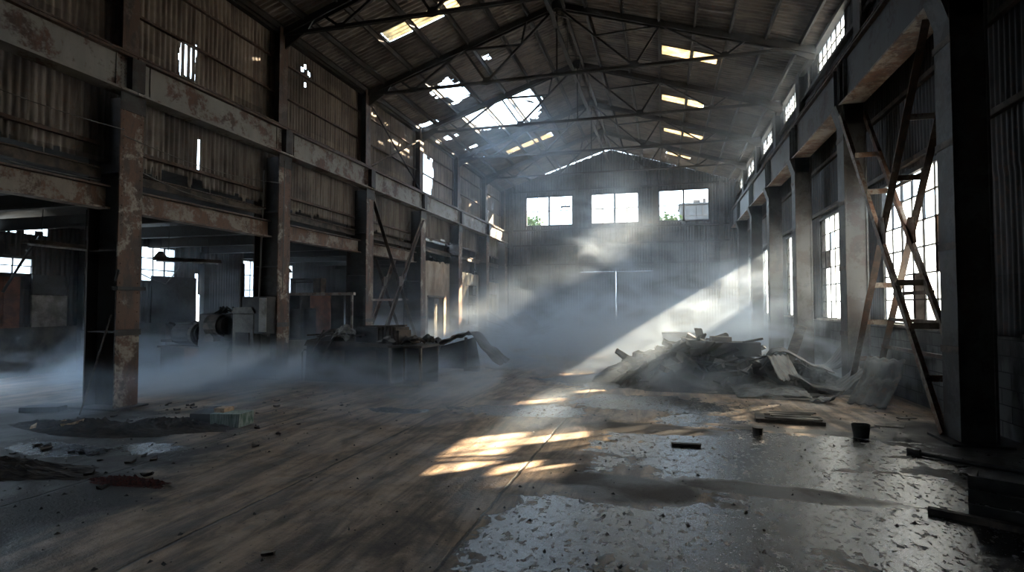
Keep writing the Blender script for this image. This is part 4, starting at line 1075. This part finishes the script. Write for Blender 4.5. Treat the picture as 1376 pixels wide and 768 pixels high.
o = one(MB().cyl((0, 0, 0), (0, 0, .1), .055, 14, .065).jitter(.02, 9), 'burnt_can', 'charred', (1.2, 7.9, 0), (0, 0, 0), 'small crushed black can standing in the puddle left of the bucket', 'can')
one(MB().box(-.17, .17, -.04, .04, 0, .03).jitter(.015, 6), 'wood_offcut', 'charred2', (.26, 7.04, 0), (0, 0, .05), 'short dark wood offcut lying in the large puddle', 'wood')
one(MB().add([(-.18, -.05, .01), (.15, -.1, .01), (.2, .0, .015), (.02, .09, .02), (-.15, .06, .01)], [(0, 1, 2, 3, 4)]), 'paper_sheet', 'ash', (3.05, 8.92, .0), (0, 0, 0), 'pale flat sheet on the floor right of the bucket', 'sheet', solid=.01)
one(MB().add([(-.12, -.04, .01), (.15, -.06, .01), (.18, .03, .015), (-.1, .05, .01)], [(0, 1, 2, 3)]), 'paper_sheet', 'ash', (3.5, 9.6, .0), (0, 0, .4), 'small pale scrap on the floor near the near right column', 'sheet', solid=.01)
t = thing('iron_bar', 'long dark iron bar lying along the floor at the right edge', 'bar', (2.75, 7.3, 0))
MB().tube([(0, 0, .03), (.35, -.3, .03), (.7, -.55, .03), (1.1, -1.0, .03)], .025, 8).build('bar_rod', M['charred'], t)
MB().cyl((-.05, .04, .03), (.04, -.04, .03), .045, 12).build('bar_knob', M['charred'], t)
t = thing('broken_crate', 'broken black wooden crate lying at the right edge of the view', 'crate', (2.85, 5.25, 0), -.5)
for z in (0.02, .13, .24): MB().box(-.45, .55, -.20, -.17, z, z+.09).jitter(.01, 4).build('slat', M['charred'], t)
for z in (0.02, .13): MB().box(-.45, .55, .2, .23, z, z+.09).jitter(.01, 4).build('slat', M['charred'], t)
MB().box(-.45, -.41, -.17, .2, 0, .3).build('end_board', M['charred'], t); MB().box(.50, .54, -.17, .2, 0, .3).build('end_board', M['charred'], t)
MB().box(-.7, .2, -.34, -.28, 0, .05).build('loose_slat', M['charred2'], t)
one(MB().box(-.35, .35, -.12, .12, 0, .04).jitter(.03, 4), 'charred_board', 'charred', (2.5, 11.3, .0), (0, 0, .3), 'charred board with pale flakes in front of the fallen sheets', 'board')
one(MB().box(-.3, .3, -.05, .05, 0, .03).jitter(.02, 4), 'charred_board', 'wood', (2.2, 10.9, .0), (0, 0, -.1), 'light strip of wood in front of the charred board with flakes', 'board')

# ------------------------------------------------------------------ floor objects left
t = thing('burnt_bundle', 'burnt box with a mouldy green-white bundle on the dark floor, left', 'bundle', (-6.1, 6.6, 0), .1)
MB().box(-.45, .08, -.12, .15, .02, .16).jitter(.02, 5).build('charred_box', M['charred'], t)
MB().box(-.05, .40, -.2, .12, .0, .18).jitter(.03, 6).build('bundle_cloth', M['green_pack'], t)
MB().box(-.07, .1, -.1, .1, .18, .24).jitter(.02, 6).build('tan_flap', M['yellow_lump'], t)
crumple(41, .16, .14, .07, 7).build('white_scrap', M['ash'], t, loc=(-.3, -.22, 0), solid=.008)
mound('dirt_heap', -7.6, 5.85, 1.5, .42, .12, 12, 'dirt_heap', 'low brown dirt ridge with pale lumps, left foreground', 40, .5)
mound('dirt_heap', -6.6, 6.35, 1.0, .4, .10, 17, 'dirt_heap', 'low dark dirt ridge leading to the green bundle', 40, .5)
mound('ash_heap', -7.0, 4.2, 1.6, .35, .09, 14, 'dirt_heap', 'dark ash heap at the left edge of the foreground', 40, .5)
mound('red_debris', -4.95, 4.2, .55, .14, .045, 15, 'red_debris', 'patch of dark red crumbs on the floor in the left foreground', 40, .5)
random.seed(17)
lump0 = MB().box(-.05, .05, -.035, .035, 0, .04).jitter(.05, 9).build('foam_lump', M['yellow_lump'])
for i, (x, y, s) in enumerate([(-8.05, 5.85, 1.3), (-7.8, 5.75, 1.7), (-8.25, 5.55, .9), (-7.5, 5.85, .8)]):
    o = lump0 if i == 0 else lump0.copy()
    if i: COL.objects.link(o)
    o.location = (x, y, .05); o.scale = (s, s, s); o.rotation_euler = (0, 0, i*1.3)
    tag(o, 'pale yellowish lump on the dirt ridge in the left foreground', 'lump', 'pale lumps on the dirt ridge')
# burnt clods along the left foreground
clod0 = MB().box(-.06, .06, -.05, .05, 0, .05).jitter(.05, 9).build('burnt_clod', M['dirt_heap'])
for i in range(60):
    o = clod0 if i == 0 else clod0.copy()
    if i: COL.objects.link(o)
    a = random.random()
    x, y = (random.uniform(-8, -4.8), random.uniform(3.9, 5.0)) if a < .5 else (random.uniform(-8.4, -4.4), random.uniform(5.6, 8.5))
    s = random.uniform(.25, .75); o.scale = (s, s, s); o.location = (x, y, -.005); o.rotation_euler = (0, 0, random.uniform(0, 6))
    tag(o, 'small burnt clod lying on the floor in the left half of the hall', 'clod', 'burnt clods on the left floor')
one(MB().box(-.04, .04, -.03, .03, 0, .02).jitter(.02, 9), 'pale_pebble', 'pale_board', (-2.62, 3.26, 0), (0, 0, .4), 'single pale pebble in the bottom foreground', 'pebble')
one(MB().box(-.25, .25, -.06, .06, 0, .04).jitter(.02, 4), 'wood_offcut', 'pale_board', (-7.1, 7.6, 0), (0, 0, .3), 'pale wood offcut on the floor beyond the green bundle', 'wood')
one(MB().box(-.3, .3, -.1, .1, 0, .08).jitter(.03, 4), 'burnt_block', 'charred', (-9.6, 6.6, 0), (0, 0, .3), 'dark block on the floor left of the nearest column', 'block')

# fine litter nobody could count
random.seed(23)
m = MB()
def speck(m, x, y, s, h):
    a = random.uniform(0, PI); ca, sa = math.cos(a)*s, math.sin(a)*s; b = random.uniform(.3, .9)
    m.add([(x-ca, y-sa, 0), (x+sa*b, y-ca*b, 0), (x+ca, y+sa, 0), (x-sa*b, y+ca*b, 0), (x+random.uniform(-.3, .3)*s, y, h)], [(0, 1, 4), (1, 2, 4), (2, 3, 4), (3, 0, 4)])
for _ in range(2600):
    y = 2.5+random.random()**1.3*12; x = random.uniform(-8.3, 4.1)
    d = .55 if -4.3 < x < -1.2 and y < 8 else 0
    if random.random() < d: continue
    s = random.choice((.005, .006, .008, .010, .014, .022)); speck(m, x, y, s, s*.8)
tag(m.build('floor_litter', M['charred']), 'black grit and cinders strewn over the whole hall floor', 'litter', kind='stuff')
m = MB()
for _ in range(500):
    a = random.random()
    x, y = (random.uniform(-8, -4.5), random.uniform(3.6, 8)) if a < .6 else (random.uniform(1.5, 4.1), random.uniform(6, 12)) if a < .8 else (random.uniform(-8, 3), random.uniform(8, 13))
    s = random.choice((.006, .01, .012, .02)); speck(m, x, y, s, s*.5)
tag(m.build('floor_litter', M['ash']), 'pale flakes strewn over the sides of the hall floor', 'litter', kind='stuff')

# ------------------------------------------------------------------ outside, seen through the openings
def tree(loc, h, r, seed, label, n=900, r_leaf=.16):
    random.seed(seed); t = thing('leafy_tree', label, 'tree', loc)
    tr = MB().tube([(0, 0, 0), (.1, 0, h*.4), (0, .1, h*.75)], .12, 8)
    for k in range(6):
        a = random.uniform(0, 2*PI); tr.tube([(0, 0, h*.4), (math.cos(a)*r*.4, math.sin(a)*r*.4, h*.6), (math.cos(a)*r*.8, math.sin(a)*r*.8, h*.8)], .05, 6)
    tr.build('trunk', M['bark'], t); m = MB()
    for _ in range(n):
        v = Vector((random.gauss(0, 1), random.gauss(0, 1), random.gauss(0, 1))).normalized()*random.random()**.4*r
        c = Vector((v.x, v.y, h*.78+v.z*.8)); a = Vector((random.gauss(0, 1), random.gauss(0, 1), random.gauss(0, 1))).normalized()*r_leaf; b = a.cross(Vector((random.random(), random.random(), 1))).normalized()*r_leaf*.5
        m.add([c-a, c+b, c+a, c-b], [(0, 1, 2, 3)])
    m.build('foliage', M['leaf'], t)
tree((-9.1, 38, -.3), 9.6, 1.2, 3, 'green tree outside, low in the left end window')
tree((.3, 36.5, -.3), 8.9, 1.3, 5, 'green tree outside, at the left of the right end window', 700)
tree((9.5, 12.8, -.3), 4.4, 1.1, 6, 'young tree outside the tall window near the lattice brace', 500, .1)
t = thing('rooftop_tank', 'grey boxy plant room seen outside through the right end window', 'building', (2.95, 44, -.3))
MB().box(-1.6, 1.7, -1.5, 1.5, 0, 9.4).build('wall', M['outer'], t); MB().box(-1.7, 1.8, -1.6, 1.6, 9.4, 9.55).build('roof', M['outer'], t)
MB().box(-.6, -.1, -.2, .2, 9.55, 10.0).cyl((.2, 0, 9.55), (.2, 0, 10.1), .12).build('roof_vent', M['charred2'], t)
MB().box(-.05, .0, -1.55, -1.5, 0, 9.4).box(-1.6, 1.7, -1.55, -1.5, 8.6, 8.65).build('cladding_joint', M['charred2'], t)

# ------------------------------------------------------------------ smoke
def mat_smoke():
    m, nt, N, L = newmat('smoke')
    g = nt.nodes.new('ShaderNodeNewGeometry'); sp = nt.nodes.new('ShaderNodeSeparateXYZ'); nt.links.new(g.outputs['Position'], sp.inputs[0])
    X, Y, Z = sp.outputs
    n1 = noi(nt, pos(nt, (.5, .42, .95)), 1.0, 2.5, .62, .9)
    Zc = [Z]
    def gauss(cx, rx, cy, ry, cz, rz):
        q = None
        for a, c, r in ((X, cx, rx), (Y, cy, ry), (Zc[0], cz, rz)):
            d = mth(nt, 'DIVIDE', mth(nt, 'SUBTRACT', a, c), r); d = mth(nt, 'MULTIPLY', d, d)
            q = d if q is None else mth(nt, 'ADD', q, d)
        return mth(nt, 'EXPONENT', mth(nt, 'MULTIPLY', q, -1))
    billow = sstep(nt, n1, .45, .62)
    soft = sstep(nt, n1, .38, .66)
    # low lying layer
    Z0 = Z; Z = mth(nt, 'MAXIMUM', mth(nt, 'SUBTRACT', Z, mth(nt, 'MULTIPLY', mth(nt, 'SUBTRACT', n1, .5), 2.6)), .0)
    lay = mth(nt, 'EXPONENT', mth(nt, 'MULTIPLY', Z, -2.2))
    far = sstep(nt, Y, 8.5, 16)
    low = mth(nt, 'MULTIPLY', mth(nt, 'MULTIPLY', lay, far), mth(nt, 'MULTIPLY', mth(nt, 'ADD', .12, billow), LOW))
    plume = mth(nt, 'MULTIPLY', gauss(-3.0, 4.2, 22, 5.5, .2, 1.8), PLUME)
    plume2 = mth(nt, 'MULTIPLY', gauss(1.6, 3.2, 25, 4.5, 2.2, 2.2), PLUME2)
    plume3 = mth(nt, 'MULTIPLY', gauss(-2.2, 1.5, 26.5, 2.2, 4.4, 2.6), PLUME3)
    Zc[0] = Z
    aisle = mth(nt, 'MULTIPLY', gauss(-12.5, 2.6, 13.5, 4.0, 1.6, 1.3), AISLE)
    left = mth(nt, 'MULTIPLY', gauss(-8.6, 5.2, 9.6, 2.4, .0, .45), LEFT)
    Zc[0] = Z0
    top = mth(nt, 'MULTIPLY', gauss(-4.5, 3.2, 22, 6, 7.5, 2.6), TOP)
    rgt = mth(nt, 'MULTIPLY', gauss(3.2, 1.5, 19, 7, 7.6, 1.2), TOP*1.2)
    tot = plume
    for e in (plume2, plume3, aisle, left, top, rgt): tot = mth(nt, 'ADD', tot, e)
    tot = mth(nt, 'MULTIPLY', tot, mth(nt, 'ADD', .1, mth(nt, 'MULTIPLY', soft, 1.8)))
    base = mth(nt, 'MULTIPLY', sstep(nt, Y, 5, 22), BASE)
    tot = mth(nt, 'ADD', mth(nt, 'ADD', tot, low), base)
    v = nt.nodes.new('ShaderNodeVolumePrincipled')
    v.inputs['Color'].default_value = (.76, .87, 1.0, 1); v.inputs['Anisotropy'].default_value = .35
    nt.links.new(tot, v.inputs['Density'])
    o = nt.nodes.new('ShaderNodeOutputMaterial'); nt.links.new(v.outputs[0], o.inputs['Volume'])
    m.cycles.volume_step_rate = 1.0
    return m
LOW, PLUME, PLUME2, PLUME3, AISLE, LEFT, TOP, BASE = 1.05, .32, .09, .15, .035, .62, .035, .004
M['smoke'] = mat_smoke()
prof = [(AX+.15, .02), (4.2, .02), (4.2, 6.7), (3.85, 6.8), (3.85, 8.0), (RX, RZ-.15), (-8.95, 8.1), (-8.95, 3.6), (AX+.15, 3.6)]
o = MB().prism(prof, 1, .5, 30.35).build('smoke', M['smoke'])
tag(o, 'pale grey-blue smoke filling the hall, thick along the floor and at the far end', 'smoke', kind='stuff')

# ------------------------------------------------------------------ light
S = bpy.context.scene
w = bpy.data.worlds.new('sky'); S.world = w; w.use_nodes = True
nt = w.node_tree; bg = nt.nodes['Background']; bg.inputs[0].default_value = (.64, .82, 1.0, 1); bg.inputs[1].default_value = 7.5
sun = bpy.data.lights.new('sun', 'SUN'); sun.energy = 55; sun.angle = math.radians(.8); sun.color = (1, .84, .60)
so = bpy.data.objects.new('sun', sun); COL.objects.link(so)
so.rotation_euler = Vector((-1, -.86, -.60)).to_track_quat('-Z', 'Y').to_euler()
so.location = (20, 40, 30)

# ------------------------------------------------------------------ camera
F = 740.0; a, p = math.radians(15.259), math.radians(2.012)
fw = Vector((-math.sin(a)*math.cos(p), math.cos(a)*math.cos(p), math.sin(p))); rt = Vector((math.cos(a), math.sin(a), 0)); up = rt.cross(fw)
cd = bpy.data.cameras.new('camera'); cd.sensor_width = 36; cd.lens = 36*F/1376; cd.clip_end = 500; cd.clip_start = .05
co = bpy.data.objects.new('camera', cd); COL.objects.link(co)
co.matrix_world = Matrix(((rt.x, up.x, -fw.x, 0), (rt.y, up.y, -fw.y, 0), (rt.z, up.z, -fw.z, 1.7), (0, 0, 0, 1)))
S.camera = co
S.view_settings.view_transform = 'Standard'; S.view_settings.look = 'None'; S.view_settings.gamma = 1; S.view_settings.use_curve_mapping = False
S.view_settings.exposure = 0.5
S.cycles.use_denoising = True
S.cycles.max_bounces = 8; S.cycles.volume_bounces = 1; S.cycles.transparent_max_bounces = 12
S.cycles.volume_step_rate = 0.6; S.cycles.volume_max_steps = 128
S.cycles.use_adaptive_sampling = True; S.cycles.adaptive_threshold = .05; S.cycles.adaptive_min_samples = 16
S.cycles.sample_clamp_indirect = 6
